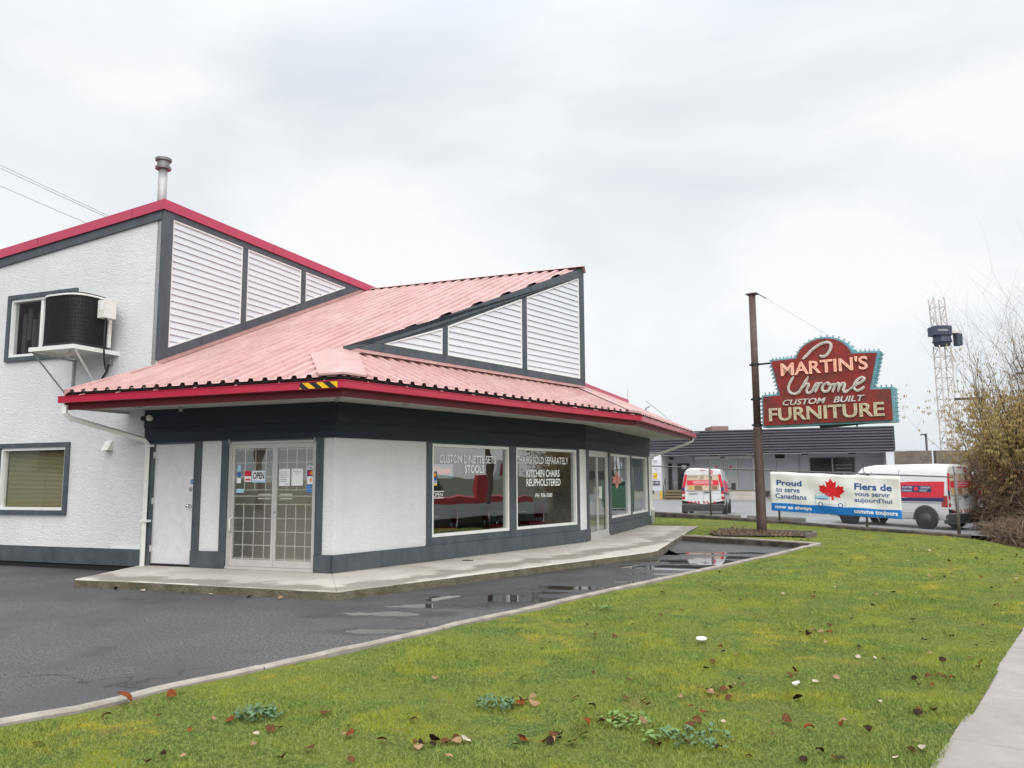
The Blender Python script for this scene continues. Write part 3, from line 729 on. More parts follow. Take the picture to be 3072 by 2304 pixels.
pbox('trim_board', FB, 7.6, 7.64, DBOT, dt(7.6)-.05, -.16, .044, 'slate')

# ---- downpipes, flue, wall vent, cameras
def downpipe(name, pts, r=.048): return part(name, MB().tube(pts, r, 4, ph=.5), 'white_vinyl')
dp = downpipe('downpipe', [FA(4.36,2.87,1.41),FA(4.36,2.74,1.41),FA(4.34,2.66,1.33),FA(3.93,2.34,.12),FA(3.895,2.27,.075),FA(3.90,.10,.075)])
for z in (.9, 2.23): part('pipe_strap', MB().box((3.78,z-.02,.03),(3.95,z+.02,.125),FA), 'white_vinyl', dp)
dp2 = downpipe('downpipe', [FC(8.0,2.88,1.40),FC(8.0,2.80,1.38),FC(7.95,2.70,1.2),FC(7.72,2.30,.10),FC(7.70,2.22,.05),FC(7.70,.62,.05)])
part('pipe_shoe', MB().lathe([(.075,.10),(.075,.55),(.095,.56),(.095,.63),(.05,.64)],(0,0,0),12,fr=lambda x,y,z: FC(7.70+x,z,.06+y)), 'white_vinyl', dp2, True)
mat('lamp_dark', (.26,.255,.25), .5, metal=.4, var=.3, vscale=9)
fl = part('flue_pipe', MB().lathe([(.085,6.4),(.085,7.60)], (0,0,0), 20, fr=lambda x,y,z: FA(4.37+x,z+.10,-.45+y)), 'pipe_grey', shop, True)
part('flue_cap', MB().lathe([(.085,7.56),(.145,7.56),(.15,7.60),(.115,7.605),(.115,7.72),(.15,7.725),(.155,7.77),(.10,7.80),(.004,7.81)], (0,0,0), 20, fr=lambda x,y,z: FA(4.37+x,z+.10,-.45+y)), 'lamp_dark', fl)
mb = MB().add([FA(4.80,2.34,.0),FA(4.96,2.34,.0),FA(4.96,2.34,.03),FA(4.80,2.34,.03),FA(4.80,2.17,.13),FA(4.96,2.17,.13),FA(4.80,2.17,.0),FA(4.96,2.17,.0)],[(0,1,2,3),(3,2,5,4),(0,3,4,6),(1,2,5,7)])
part('wall_vent', mb, 'white_plastic')
part('wall_patch', MB().box((3.95,.395,.003),(4.7,.425,.03),FA), 'white_paint')
for fr, s, z in ((FA,3.86,2.73),):
    c = part('security_camera', MB().lathe([(.055,0),(.06,.05),(.045,.085),(.004,.10)], (0,0,0), 14, fr=lambda x,y,q: fr(s+x,z+y,.056+q)), 'white_plastic', shop, True)
    part('lens', MB().lathe([(.04,0),(.045,.10),(.03,.12),(.003,.121)], (0,0,0), 14, fr=lambda x,y,q: fr(s+.10+x,z+y-.01,.056+q)), 'black_plastic', c, True)
part('sprinkler', MB().lathe([(.035,2.79),(.035,2.858)],(0,0,0),10,fr=lambda x,y,z: FA(2.9+x,z,.35+y)), 'galvanised')

# ================================================================== cooling unit on its wall shelf
sh = thing('wall_shelf', 'white steel shelf with diagonal struts bolted under the upper tower window', 'shelf', tuple(FA(5.3,3.9,0)), world_coords=True)
mb = MB().box((4.77,3.93,.0),(5.87,4.0,.99),FA); part('platform', MB().box((4.79,3.975,.02),(5.85,4.0,.97),FA), 'white_plastic', sh)
mb = MB().box((4.77,3.93,.97),(5.87,4.005,.99),FA).box((4.77,3.93,.0),(4.79,4.005,.97),FA).box((5.85,3.93,.0),(5.87,4.005,.97),FA); part('edge_angle', mb, 'white_vinyl', sh)
part('strut', MB().tube([FA(5.84,3.93,.93),FA(6.08,3.28,.02)],.02,4), 'galvanised', sh); part('strut', MB().tube([FA(4.80,3.93,.93),FA(5.2,3.28,.02)],.024,4), 'white_plastic', sh)
part('wall_rail', MB().box((5.86,3.2,.0),(5.91,3.92,.035),FA), 'galvanised', sh); part('cross_bar', MB().tube([FA(5.86,3.91,.9),FA(5.9,3.90,.03)],.018,4), 'galvanised', sh)
part('drain_stub', MB().tube([FA(5.25,3.95,.62),FA(5.25,3.86,.7)],.035,10), 'white_plastic', sh)
ac = thing('cooling_unit', 'black mesh-sided outdoor cooling unit standing on the white wall shelf', 'air conditioner', tuple(FA(5.3,4.0,.5)), world_coords=True)
def acp(a, r=1.0):   # rounded-square plan
    c, s = math.cos(a), math.sin(a); e = 3.2; k = (abs(c)**e+abs(s)**e)**(-1/e); return 5.30+.475*k*c*r, .50+.42*k*s*r
N = 48; ring = [acp(2*math.pi*i/N) for i in range(N)]
mat('ac_mesh', (.018,.018,.022), .55, var=.3, vscale=12)
mb = MB(); mb.prism(ring, 4.06, 4.92, lambda s,p,z: FA(s,z,p)); part('coil_body', mb, 'ac_mesh', ac)
mb = MB()
for i in range(N*2):
    s, p = acp(2*math.pi*i/(N*2), 1.018); mb.box((-.003,-.003,4.07),(.003,.003,4.92), lambda x,y,z: FA(s+x,z,p+y))
for k in range(12):
    z = 4.10+k*.072; pts = [acp(2*math.pi*i/N, 1.02) for i in range(N+1)]
    mb.tube([FA(s,z,p) for s,p in pts], .0032, 4, cap=False)
tag(part('guard_mesh', mb, 'black', ac), kind='stuff')
mb = MB(); r2 = [acp(2*math.pi*i/N,1.05) for i in range(N)]; mb.prism(r2, 4.93, 4.96, lambda s,p,z: FA(s,z,p)); part('lid', mb, 'white_vinyl', ac)
r3 = [acp(2*math.pi*i/N,.93) for i in range(N)]; part('fan_guard', MB().prism(r3, 4.962, 4.995, lambda s,p,z: FA(s,z,p)), 'black', ac)
part('base_pan', MB().prism(r2, 4.006, 4.06, lambda s,p,z: FA(s,z,p)), 'ac_mesh', ac)
part('corner_post', MB().box((4.815,4.06,.16),(4.845,4.92,.23),FA), 'white_vinyl', ac)
bx = part('control_box', MB().box((4.62,4.56,.25),(4.80,4.89,.50),FA), 'white_plastic', ac)
part('rating_plate', MB().box((4.66,4.70,.501),(4.76,4.84,.504),FA), 'paper', bx)
part('power_cable', MB().tube([tuple(p) for p in smooth_path([FA(4.68,4.56,.42),FA(4.67,4.2,.44),FA(4.68,3.95,.42),FA(4.78,3.72,.3),FA(4.92,3.62,.12),FA(4.98,3.68,.06),FA(4.97,3.78,.05)],4)],.016,6), 'cable', ac, True)
jb = thing('junction_box', 'small grey electrical box on the wall under the shelf', 'junction box', tuple(FA(4.97,3.85,.03)), world_coords=True)
part('box', MB().box((4.91,3.77,.003),(5.03,3.92,.07),FA), 'galvanised', jb); part('conduit', MB().tube([FA(4.99,3.77,.04),FA(5.0,3.66,.05),FA(5.12,3.5,.05)],.018,6), 'cable', jb)
# ================================================================== GROUND
def road_perp(x, y): return nB[0]*(x-5.04)+nB[1]*(y-8.13)       # distance across the street from the lawn's edge
mat('earth', (.085,.085,.06), .95, col2=(.06,.075,.035), vscale=.08)
def sheet(name, xs, ys, zf, mt, kind='structure', label=None, cat=None, keep=None):
    me = bpy.data.meshes.new(name); nx, ny = len(xs), len(ys)
    vs = [(x, y, zf(x, y)) for y in ys for x in xs]
    fs = [(j*nx+i, j*nx+i+1, (j+1)*nx+i+1, (j+1)*nx+i) for j in range(ny-1) for i in range(nx-1)
          if keep is None or keep((xs[i]+xs[i+1])/2, (ys[j]+ys[j+1])/2)]
    me.from_pydata(vs, [], fs); me.materials.append(M[mt]); ob = bpy.data.objects.new(name, me); COL.objects.link(ob); ob['kind'] = kind
    return ob
gx = sorted(set([-1500,-800,-400,-200,-100,-60]+list(range(-40,160,8))+[180,240,320,450,700,1500]))
gy = sorted(set([-1500,-700,-300,-150,-80]+list(range(-40,200,8))+[240,320,450,700,1500]))
def ground_z(x, y):
    p = road_perp(x, y)
    return -.55 - 5.0*smooth((p-16)/70) + 9*smooth((p-160)/420)*(1+.25*math.sin(x*.011)+.2*math.sin(y*.017))
sheet('ground', gx, gy, ground_z, 'earth')

# ---- wet asphalt of the shop's lot
mt = bpy.data.materials.new('asphalt'); mt.use_nodes = True; M['asphalt'] = mt
N = mt.node_tree.nodes; L = mt.node_tree.links; bs = N['Principled BSDF']
ge = N.new('ShaderNodeNewGeometry'); POS = ge.outputs['Position']
def nz(scale, det=4, ro=.55, vec=None, dist=0):
    n = N.new('ShaderNodeTexNoise'); n.inputs['Scale'].default_value = scale; n.inputs['Detail'].default_value = det; n.inputs['Roughness'].default_value = ro
    n.inputs['Distortion'].default_value = dist; L.new(vec or POS, n.inputs['Vector']); return n.outputs['Fac']
def mth(op, a, b=None, c=None):
    n = N.new('ShaderNodeMath'); n.operation = op
    for i, q in enumerate((a, b, c)):
        if q is None: continue
        if isinstance(q, (int, float)): n.inputs[i].default_value = q
        else: L.new(q, n.inputs[i])
    return n.outputs[0]
def rng_(f, a, b, c=0, d=1):
    n = N.new('ShaderNodeMapRange'); n.interpolation_type = 'SMOOTHSTEP'
    for i, q in enumerate((a, b, c, d)): n.inputs[i+1].default_value = q
    L.new(f, n.inputs[0]); return n.outputs[0]
def mixcol(f, a, b):
    n = N.new('ShaderNodeMix'); n.data_type = 'RGBA'; L.new(f, n.inputs[0])
    for k, q in ((6, a), (7, b)):
        if isinstance(q, tuple): n.inputs[k].default_value = q+(1,)
        else: L.new(q, n.inputs[k])
    return n.outputs[2]
edge = nz(2.2, 5, .6)
pud = None
PUDDLES = [(-.20,10.98,.80,.42),(-.95,10.45,.62,.14),(-1.55,9.85,.5,.16),(.62,12.12,.30,.16),(1.0,12.0,.55,.16),(.5,11.55,.28,.07),(1.95,12.72,.42,.10),
           (2.95,14.75,1.0,.42),(3.75,15.62,.95,.45),(4.35,16.35,.7,.3),(2.9,15.9,.8,.22),(4.2,17.3,1.0,.2),(-1.35,8.75,.34,.12),(2.4,13.7,.5,.08),(4.9,17.4,.6,.12)]
for x, y, rx, ry in PUDDLES:
    sb = N.new('ShaderNodeVectorMath'); sb.operation = 'SUBTRACT'; L.new(POS, sb.inputs[0]); sb.inputs[1].default_value = (x, y, 0)
    ml = N.new('ShaderNodeVectorMath'); ml.operation = 'MULTIPLY'; L.new(sb.outputs[0], ml.inputs[0]); ml.inputs[1].default_value = (1/rx, 1/ry, 0)
    ln = N.new('ShaderNodeVectorMath'); ln.operation = 'LENGTH'; L.new(ml.outputs[0], ln.inputs[0])
    v = mth('SUBTRACT', 1.55, ln.outputs['Value'])
    pud = v if pud is None else mth('MAXIMUM', pud, v)
pn = mth('ADD', pud, mth('MULTIPLY', mth('SUBTRACT', edge, .5), 2.6))
water = rng_(pn, .42, .62)                      # standing water
damp = rng_(pn, -1.1, .45)                      # dark damp rim
sp = N.new('ShaderNodeSeparateXYZ'); L.new(POS, sp.inputs[0])
far = rng_(mth('ADD', sp.outputs['Y'], mth('MULTIPLY', sp.outputs['X'], .6)), 9.0, 15.0)   # the drive past the shop stays wet
wet = mth('MAXIMUM', damp, mth('MULTIPLY', far, rng_(nz(.9, 5), .38, .55, .45, 1)))
vo = N.new('ShaderNodeTexVoronoi'); vo.inputs['Scale'].default_value = 55; L.new(POS, vo.inputs['Vector'])
agg = mixcol(rng_(nz(44, 3, .8), .44, .60), (.022,.022,.025), (.16,.158,.157))
agg = mixcol(rng_(nz(17, 3, .85), .46, .60, 0, .55), agg, (.13,.128,.126))
agg = mixcol(rng_(vo.outputs['Distance'], .0, .28, .55, 0), agg, (.24,.235,.23))
big = mixcol(rng_(nz(.55, 5), .35, .7), agg, (.058,.057,.059))
vc = N.new('ShaderNodeTexVoronoi'); vc.feature = 'DISTANCE_TO_EDGE'; vc.inputs['Scale'].default_value = .33
wv = N.new('ShaderNodeVectorMath'); wv.operation = 'ADD'; L.new(POS, wv.inputs[0]); nv_ = N.new('ShaderNodeTexNoise'); nv_.inputs['Scale'].default_value = 1.6; nv_.inputs['Detail'].default_value = 6; L.new(POS, nv_.inputs['Vector'])
L.new(nv_.outputs['Color'], wv.inputs[1]); L.new(wv.outputs[0], vc.inputs['Vector'])
crack = mth('MULTIPLY', rng_(vc.outputs['Distance'], .006, .001), rng_(nz(.4, 3), .47, .56))
big = mixcol(mth('MULTIPLY', crack, .85), big, (.018,.018,.018))
big = mixcol(mth('MULTIPLY', rng_(nz(.33, 4, .7), .60, .66), .45), big, (.035,.034,.036))
col = mixcol(mth('MULTIPLY', wet, .62), big, (.028,.028,.030))
col = mixcol(water, col, (.016,.016,.016))
L.new(col, bs.inputs['Base Color'])
ro = mth('SUBTRACT', .72, mth('MULTIPLY', wet, .36)); ro = mth('MULTIPLY', ro, mth('SUBTRACT', 1.0, mth('MULTIPLY', water, .985)))
L.new(ro, bs.inputs['Roughness']); bs.inputs['Specular IOR Level'].default_value = .5
bmp = N.new('ShaderNodeBump'); bmp.inputs['Distance'].default_value = .012
L.new(nz(70, 3, .7), bmp.inputs['Height']); L.new(mth('MULTIPLY', .9, mth('SUBTRACT', 1.0, water)), bmp.inputs['Strength']); L.new(bmp.outputs[0], bs.inputs['Normal'])
CURB = [(-4.9,3.6),(-3.17,5.14),(-2.8,5.49),(-2.49,5.93),(-2.04,6.52),(-1.56,7.12),(-.94,7.93),(.03,9.2),(.86,10.3),(1.67,11.37),(3.34,13.51),(4.85,15.43),(6.94,18.3)]
CBACK = [(6.94,18.3),(5.47,20.05),(4.35,21.2)]
def lerp_x(P, y):
    for (x0,y0),(x1,y1) in zip(P, P[1:]):
        if min(y0,y1) <= y <= max(y0,y1): return x0+(x1-x0)*(y-y0)/(y1-y0)
    return P[0][0] if (y < P[0][1]) == (P[0][1] < P[-1][1]) else P[-1][0]
lotp = [(-40,-6),(-16,-6),(-4.9,3.6)]+[(x-.06,y+.05) for x,y in CURB[1:]]+[(x,y) for x,y in CBACK[1:]]+[(3.5,22.5),(3.5,17),(-2,17),(-2,30),(-40,30)]
tag(MB().poly([(x,y,0.0) for x,y in lotp]).build('parking_lot', 'asphalt'), kind='structure')
def _strip(a, b): return None

# the walkway stays dry under the eaves and damp beyond the drip line
mt = M['concrete']; N = mt.node_tree.nodes; L = mt.node_tree.links; bs = N['Principled BSDF']; POS = N.new('ShaderNodeNewGeometry').outputs['Position']
def dotp(nv, off):
    n = N.new('ShaderNodeVectorMath'); n.operation = 'DOT_PRODUCT'; L.new(POS, n.inputs[0]); n.inputs[1].default_value = tuple(nv); return mth('SUBTRACT', n.outputs['Value'], float(off))
out_ = mth('MAXIMUM', mth('MAXIMUM', dotp(nA, K@nA), dotp(nB, K@nB)), dotp(nC, K2@nC))
out_ = mth('ADD', out_, mth('MULTIPLY', mth('SUBTRACT', nz(1.6, 5, .6), .5), 1.3))
dampf = mth('MULTIPLY', rng_(out_, 1.18, 1.42), rng_(out_, 1.95, 1.70))
dampf = mth('MAXIMUM', dampf, mth('MULTIPLY', rng_(nz(.7, 6, .65), .56, .68), .6))
src = bs.inputs['Base Color'].links[0].from_socket
L.new(mixcol(mth('MULTIPLY', dampf, .75), src, (.20,.18,.145)), bs.inputs['Base Color']); L.new(mth('SUBTRACT', .85, mth('MULTIPLY', dampf, .3)), bs.inputs['Roughness'])
# ---- concrete walkway round the shop: separate poured slabs
wk = MB().poly([tuple(p+Z*.004) for p in (FA(3.2,0,.1),FA(3.0,0,1.6),FA(0,0,1.6),FB(0,0,.3),FA(0,0,.2))]).build('walkway', 'kerb_dark'); tag(wk, kind='structure')
def pb(s): return 1.71+(s+1.36)*.098
def pc(s): return 2.02-.053*(s+1.6)
XY = lambda p: (float(p[0]), float(p[1]))
OC = (-2.36,10.92); BCo = XY(FC(-1.6,0,2.04))
slabs = [[FA(1.9,0),FA(1.9,0,1.80),FA(3.35,0,1.90),FA(4.0,0,.0)],[FA(0,0),V(*OC,0),FA(1.9,0,1.80),FA(1.9,0)]]
js = [None,1.55,3.1,4.65,6.2,None]
for a, b in zip(js, js[1:]):
    lo = [FB(0,0),V(*OC,0)] if a is None else [FB(a,0),FB(a,0,pb(a))]
    hi = [V(*BCo,0),K2] if b is None else [FB(b,0,pb(b)),FB(b,0)]
    slabs.append(lo+hi)
jc = [None,1.2,3.1,5.0,None]
for a, b in zip(jc, jc[1:]):
    lo = [K2,V(*BCo,0)] if a is None else [FC(a,0),FC(a,0,pc(a))]
    hi = [FC(6.92,0,1.60),FC(7.05,0)] if b is None else [FC(b,0,pc(b)),FC(b,0)]
    slabs.append(lo+hi)
def rough_slab(q, z0, z1, gap=.011, sub=10):
    """a poured slab: straight joints, slightly worn outer edges"""
    c = np.mean([p[:2] for p in q], axis=0); q = [np.array(p[:2])+(c-np.array(p[:2]))/np.linalg.norm(c-np.array(p[:2]))*gap for p in q]
    pts = []
    for i in range(len(q)):
        a, b = q[i], q[(i+1) % len(q)]
        for k in range(sub): pts.append(a+(b-a)*k/sub+rng.normal(0, .004, 2)*(k > 0))
    n = len(pts); mb = MB()
    mb.add([(p[0],p[1],z1) for p in pts], [tuple(range(n))], 0)
    mid = [p+(p-c)/np.linalg.norm(p-c)*.012 for p in pts]
    low = [p+(p-c)/np.linalg.norm(p-c)*(.012+abs(rng.normal(0,.010))) for p in pts]
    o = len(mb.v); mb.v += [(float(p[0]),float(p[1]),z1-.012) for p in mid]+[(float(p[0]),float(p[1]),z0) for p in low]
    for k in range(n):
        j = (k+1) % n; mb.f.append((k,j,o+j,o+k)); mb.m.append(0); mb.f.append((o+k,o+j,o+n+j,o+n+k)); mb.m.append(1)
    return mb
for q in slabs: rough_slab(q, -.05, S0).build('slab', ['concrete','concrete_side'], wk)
part_ = MB().lathe([(.11,S0+.001),(.11,S0+.006)],(0,0,0),16,fr=lambda x,y,z: FB(2.75+x,z,.5+y)).build('drain_cover', 'concrete_side', wk)

# ---- kerb between lot and lawn, poured in lengths
def kerb_run(P, joints, w=.115, top=.128, name='kerb'):
    P = [np.array(p, float) for p in P]; L = [0]
    for a, b in zip(P, P[1:]): L.append(L[-1]+np.linalg.norm(b-a))
    def at(t):
        for i in range(len(P)-1):
            if t <= L[i+1]+1e-9: f = (t-L[i])/(L[i+1]-L[i]); return P[i]+(P[i+1]-P[i])*f, (P[i+1]-P[i])/np.linalg.norm(P[i+1]-P[i])
        return P[-1], (P[-1]-P[-2])/np.linalg.norm(P[-1]-P[-2])
    kb = None
    js = [0.0]+[j for j in joints if j < L[-1]]+[L[-1]]
    for a, b in zip(js, js[1:]):
        a += .006; b -= .006; n = max(2, int((b-a)/.25)); rows = []
        for i in range(n+1):
            c, d = at(a+(b-a)*i/n); nrm = np.array([-d[1], d[0]]); j1, j2 = rng.normal(0,.004), rng.normal(0,.004); tz = top+rng.normal(0,.003)
            rows.append([(*(c-nrm*.0+nrm*j1),-.06),(*(c+nrm*(.006+j1)),tz-.012),(*(c+nrm*(.02+j1)),tz),(*(c+nrm*(w-.02+j2)),tz),(*(c+nrm*(w+j2)),tz-.02),(*(c+nrm*(w+j2)),-.06)])
        mb = MB(); k = 6
        mb.add([p for r in rows for p in r], [(i*k+q,i*k+q+1,(i+1)*k+q+1,(i+1)*k+q) for i in range(n) for q in range(k-1)]+[tuple(range(k)),tuple(range(n*k,n*k+k))])
        if kb is None: kb = mb.build(name, 'kerb_concrete'); kb['kind'] = 'structure'
        else: mb.build('kerb_stone', 'kerb_concrete', kb)
    return kb
kerb_run([(x,y) for x,y in CURB], [2.2,4.2,6.3,8.9,11.6,14.2,16.6,19.0])
kb2 = kerb_run(CBACK, [2.1], w=.10, top=.14)
MB().prism([(0,-.03),(3.45,-.03),(3.45,.118),(0,.118)], 0, .02, lambda a,z,p: V(6.75,18.32,0)+V(-.672,.741,0)*a+V(-.741,-.672,0)*(p+.105)+Z*z).build('kerb_face', 'kerb_dark', kb2)

# ---- lawn
mg = bpy.data.materials.new('lawn_soil'); mg.use_nodes = True; M['lawn_soil'] = mg
def grass_mat(mt, dark=1.0, soil=False):
    global N, L, POS
    N = mt.node_tree.nodes; L = mt.node_tree.links; b = N['Principled BSDF']; g = N.new('ShaderNodeNewGeometry'); POS = g.outputs['Position']
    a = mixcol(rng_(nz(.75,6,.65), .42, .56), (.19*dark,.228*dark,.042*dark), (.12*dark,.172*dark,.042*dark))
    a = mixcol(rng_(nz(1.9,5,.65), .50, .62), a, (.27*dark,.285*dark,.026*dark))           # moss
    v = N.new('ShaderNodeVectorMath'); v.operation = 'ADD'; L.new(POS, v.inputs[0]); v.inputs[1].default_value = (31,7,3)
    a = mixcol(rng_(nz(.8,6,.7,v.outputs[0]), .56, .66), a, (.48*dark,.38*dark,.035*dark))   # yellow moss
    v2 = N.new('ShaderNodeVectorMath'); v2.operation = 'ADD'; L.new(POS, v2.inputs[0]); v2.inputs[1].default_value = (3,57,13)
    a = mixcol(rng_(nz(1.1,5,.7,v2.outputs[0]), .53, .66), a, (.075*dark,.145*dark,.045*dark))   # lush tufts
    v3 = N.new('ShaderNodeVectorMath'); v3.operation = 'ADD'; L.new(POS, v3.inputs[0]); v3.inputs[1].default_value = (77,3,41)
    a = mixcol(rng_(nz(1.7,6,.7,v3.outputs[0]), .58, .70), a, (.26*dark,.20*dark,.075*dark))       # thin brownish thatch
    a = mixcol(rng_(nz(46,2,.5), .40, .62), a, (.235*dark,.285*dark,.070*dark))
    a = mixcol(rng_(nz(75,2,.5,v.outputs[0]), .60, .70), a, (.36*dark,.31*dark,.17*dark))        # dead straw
    L.new(a, b.inputs['Base Color']); b.inputs['Roughness'].default_value = .8; b.inputs['Specular IOR Level'].default_value = .06
    if soil:
        bp = N.new('ShaderNodeBump'); bp.inputs['Strength'].default_value = 1; bp.inputs['Distance'].default_value = .04
        L.new(nz(28,5,.7), bp.inputs['Height']); L.new(bp.outputs[0], b.inputs['Normal'])
    else:
        b.inputs['Subsurface Weight'].default_value = 0.0
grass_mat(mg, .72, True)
mgb = bpy.data.materials.new('grass'); mgb.use_nodes = True; M['grass'] = mgb; grass_mat(mgb, 1.14)
SW = [(1.62,3.55),(2.17,4.29),(3.17,5.61),(5.04,8.13),(15.99,22.9)]
FENCE0 = V(7.37,29.5,0)
def x_left(y):
    if y <= 18.3: return lerp_x(CURB, max(y,3.6)) + .04
    if y <= 21.2: return lerp_x(CBACK, y) + .03
    if y <= 24.9: return 4.32+(5.68-4.32)*(y-21.2)/3.7
    return 3.2
def x_right(y):
    if y <= 22.9: return SW[0][0]-(3.55-y)*.74 if y < 3.55 else lerp_x(SW, y)
    return 7.37+(29.5-y)*1.314
def bumps(x, y): return .012*math.sin(x*2.3+y*1.1)+.010*math.sin(x*5.1-y*3.7)+.008*math.sin(y*6.3+x*1.9)
def lz(x, y): return lawn_z(x,y)+bumps(x,y)*.7-.012
def lawn_piece(ys, name='lawn'):
    rows = []; n = 70
    for y in ys:
        a, b = x_left(y), x_right(y); rows.append([(a+(b-a)*i/n, y, lz(a+(b-a)*i/n, y)) for i in range(n+1)])
    mb = MB(); k = n+1
    mb.add([p for r in rows for p in r], [(j*k+i,j*k+i+1,(j+1)*k+i+1,(j+1)*k+i) for j in range(len(rows)-1) for i in range(n)])
    return mb
lw_ = lawn_piece(list(np.arange(1.0,24.9,.2))+[24.9]); q = lawn_piece([24.9001]+list(np.arange(25.1,31.6,.25)))
o = len(lw_.v); lw_.v += q.v; lw_.f += [tuple(i+o for i in f) for f in q.f]; lw_.m += q.m
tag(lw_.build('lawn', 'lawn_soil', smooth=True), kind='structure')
BED = [(5.25,21.0),(5.45,22.55),(6.0,23.6),(8.85,23.9),(8.62,23.15),(7.9,21.9)]
def in_poly(x, y, P):
    c = False; j = len(P)-1
    for i in range(len(P)):
        if (P[i][1] > y) != (P[j][1] > y) and x < (P[j][0]-P[i][0])*(y-P[i][1])/(P[j][1]-P[i][1])+P[i][0]: c = not c
        j = i
    return c
def blades(n, y0, y1, h, w, seed, pw=1.0):
    r = np.random.default_rng(seed); out = []
    ys = y0+(y1-y0)*r.random(n*2)**pw
    xl = np.array([x_left(y) for y in np.linspace(y0,y1,400)]); xr = np.array([x_right(y) for y in np.linspace(y0,y1,400)])
    yy = np.linspace(y0,y1,400); a = np.interp(ys,yy,xl)+.10; b = np.interp(ys,yy,xr)-.015
    xlo, xhi = min(xl.min(),-6), xr.max()
    xs = xlo+(xhi-xlo)*r.random(n*2)
    ok = (xs > a+.03*r.random(n*2)) & (xs < b) & (np.abs(xs) < ys*.70+.3)
    xs, ys = xs[ok][:n], ys[ok][:n]
    if y1 > 20.5:
        m = np.array([not in_poly(x,y,BED) for x,y in zip(xs,ys)]); xs, ys = xs[m], ys[m]
    k = len(xs); zs = np.array([lz(x,y) for x,y in zip(xs,ys)])
    tuft = .55+.9*(.5+.5*np.sin(xs*3.1+np.sin(ys*2.3)*1.7)*np.sin(ys*2.7+np.sin(xs*1.9)))**1.5
    hh = h*tuft*(.6+.8*r.random(k)); an = r.random(k)*6.283; le = (.3+1.1*r.random(k))*hh; la = r.random(k)*6.283
    dx, dy = np.cos(an)*w/2, np.sin(an)*w/2
    B = np.stack([xs,ys,zs-.004],1); P0 = B-np.stack([dx,dy,0*dx],1); P1 = B+np.stack([dx,dy,0*dx],1)
    T = B+np.stack([np.cos(la)*le,np.sin(la)*le,hh],1)
    return np.stack([P0,P1,T],1).reshape(-1,3)
gv = np.concatenate([blades(300000,3.9,7.2,.021,.0044,1,.95), blades(230000,7.0,11.5,.021,.006,2), blades(130000,11.3,18.5,.023,.010,3), blades(50000,18.3,31.2,.025,.016,4)])
me = bpy.data.meshes.new('grass'); nt = len(gv)//3
me.vertices.add(len(gv)); me.vertices.foreach_set('co', gv.ravel().astype(np.float32)); me.loops.add(len(gv)); me.loops.foreach_set('vertex_index', np.arange(len(gv),dtype=np.int32))
me.polygons.add(nt); me.polygons.foreach_set('loop_start', np.arange(0,len(gv),3,dtype=np.int32)); me.polygons.foreach_set('loop_total', np.full(nt,3,dtype=np.int32))
me.materials.append(M['grass']); me.update(calc_edges=True)
go = bpy.data.objects.new('grass', me); COL.objects.link(go); tag(go, 'short mossy green grass covering the front lawn', 'grass', kind='stuff')

# ---- public sidewalk, slab by slab, with the road beyond it
sd = (np.array([.606,.796])); sw0 = np.array([5.04,8.13]); swn = np.array([.796,-.606])
swk = MB().poly([(*(sw0+sd*t+swn*p),.06) for t,p in ((-30,.02),(8,.02),(8,1.9),(-30,1.9))]).build('sidewalk', 'earth'); tag(swk, kind='structure')
for i in range(-7, 9):
    a, b = i*1.52+.35, (i+1)*1.52+.35; hz_ = lawn_z(*(sw0+sd*(a+.7)+swn*.5))-.004
    rough_slab([V(*(sw0+sd*t+swn*p),0) for t,p in ((a,.0),(b,.0),(b,1.75),(a,1.75))], hz_-.15, hz_, gap=.009, sub=24).build('paving_slab', ['sidewalk','sidewalk'], swk)
mat('road', (.075,.075,.078), .6, var=.25, vscale=.6)
tag(MB().poly([(*(sw0+sd*t+swn*p),.0) for t,p in ((-120,2.6),(200,2.6),(200,14.5),(-120,14.5))]).build('road', 'road'), kind='structure')
mat('verge', (.13,.17,.045), .9, var=.4, vscale=1.5)
tag(MB().poly([(*(sw0+sd*t+swn*p),-.05) for t,p in ((-120,-16),(-14,-16),(-14,-.2),(-120,-.2))]).build('verge', 'verge'), kind='structure')

# ---- the neighbour's lot behind the fence
mat('lot_asphalt', (.30,.30,.305), .5, var=.22, vscale=.35, bump=.3, bscale=30, bdist=.01, dirt=.5, dscale=.5, dirtcol=(.17,.17,.175))  # base grey raised to hold the reflection off the wet yard
def lotp_(t, d): p = FENCE0+nB*t+uB*(d+.06); return (p[0],p[1],lot_z(p[0],p[1]))
ts = list(np.linspace(-60,10,29)); ds = [0,3,6,10,15,22,30,45,70,110]
mb = MB(); k = len(ts); mb.add([lotp_(t,d) for d in ds for t in ts], [(j*k+i,j*k+i+1,(j+1)*k+i+1,(j+1)*k+i) for j in range(len(ds)-1) for i in range(k-1)])
tag(mb.build('service_yard', 'lot_asphalt'), kind='structure')

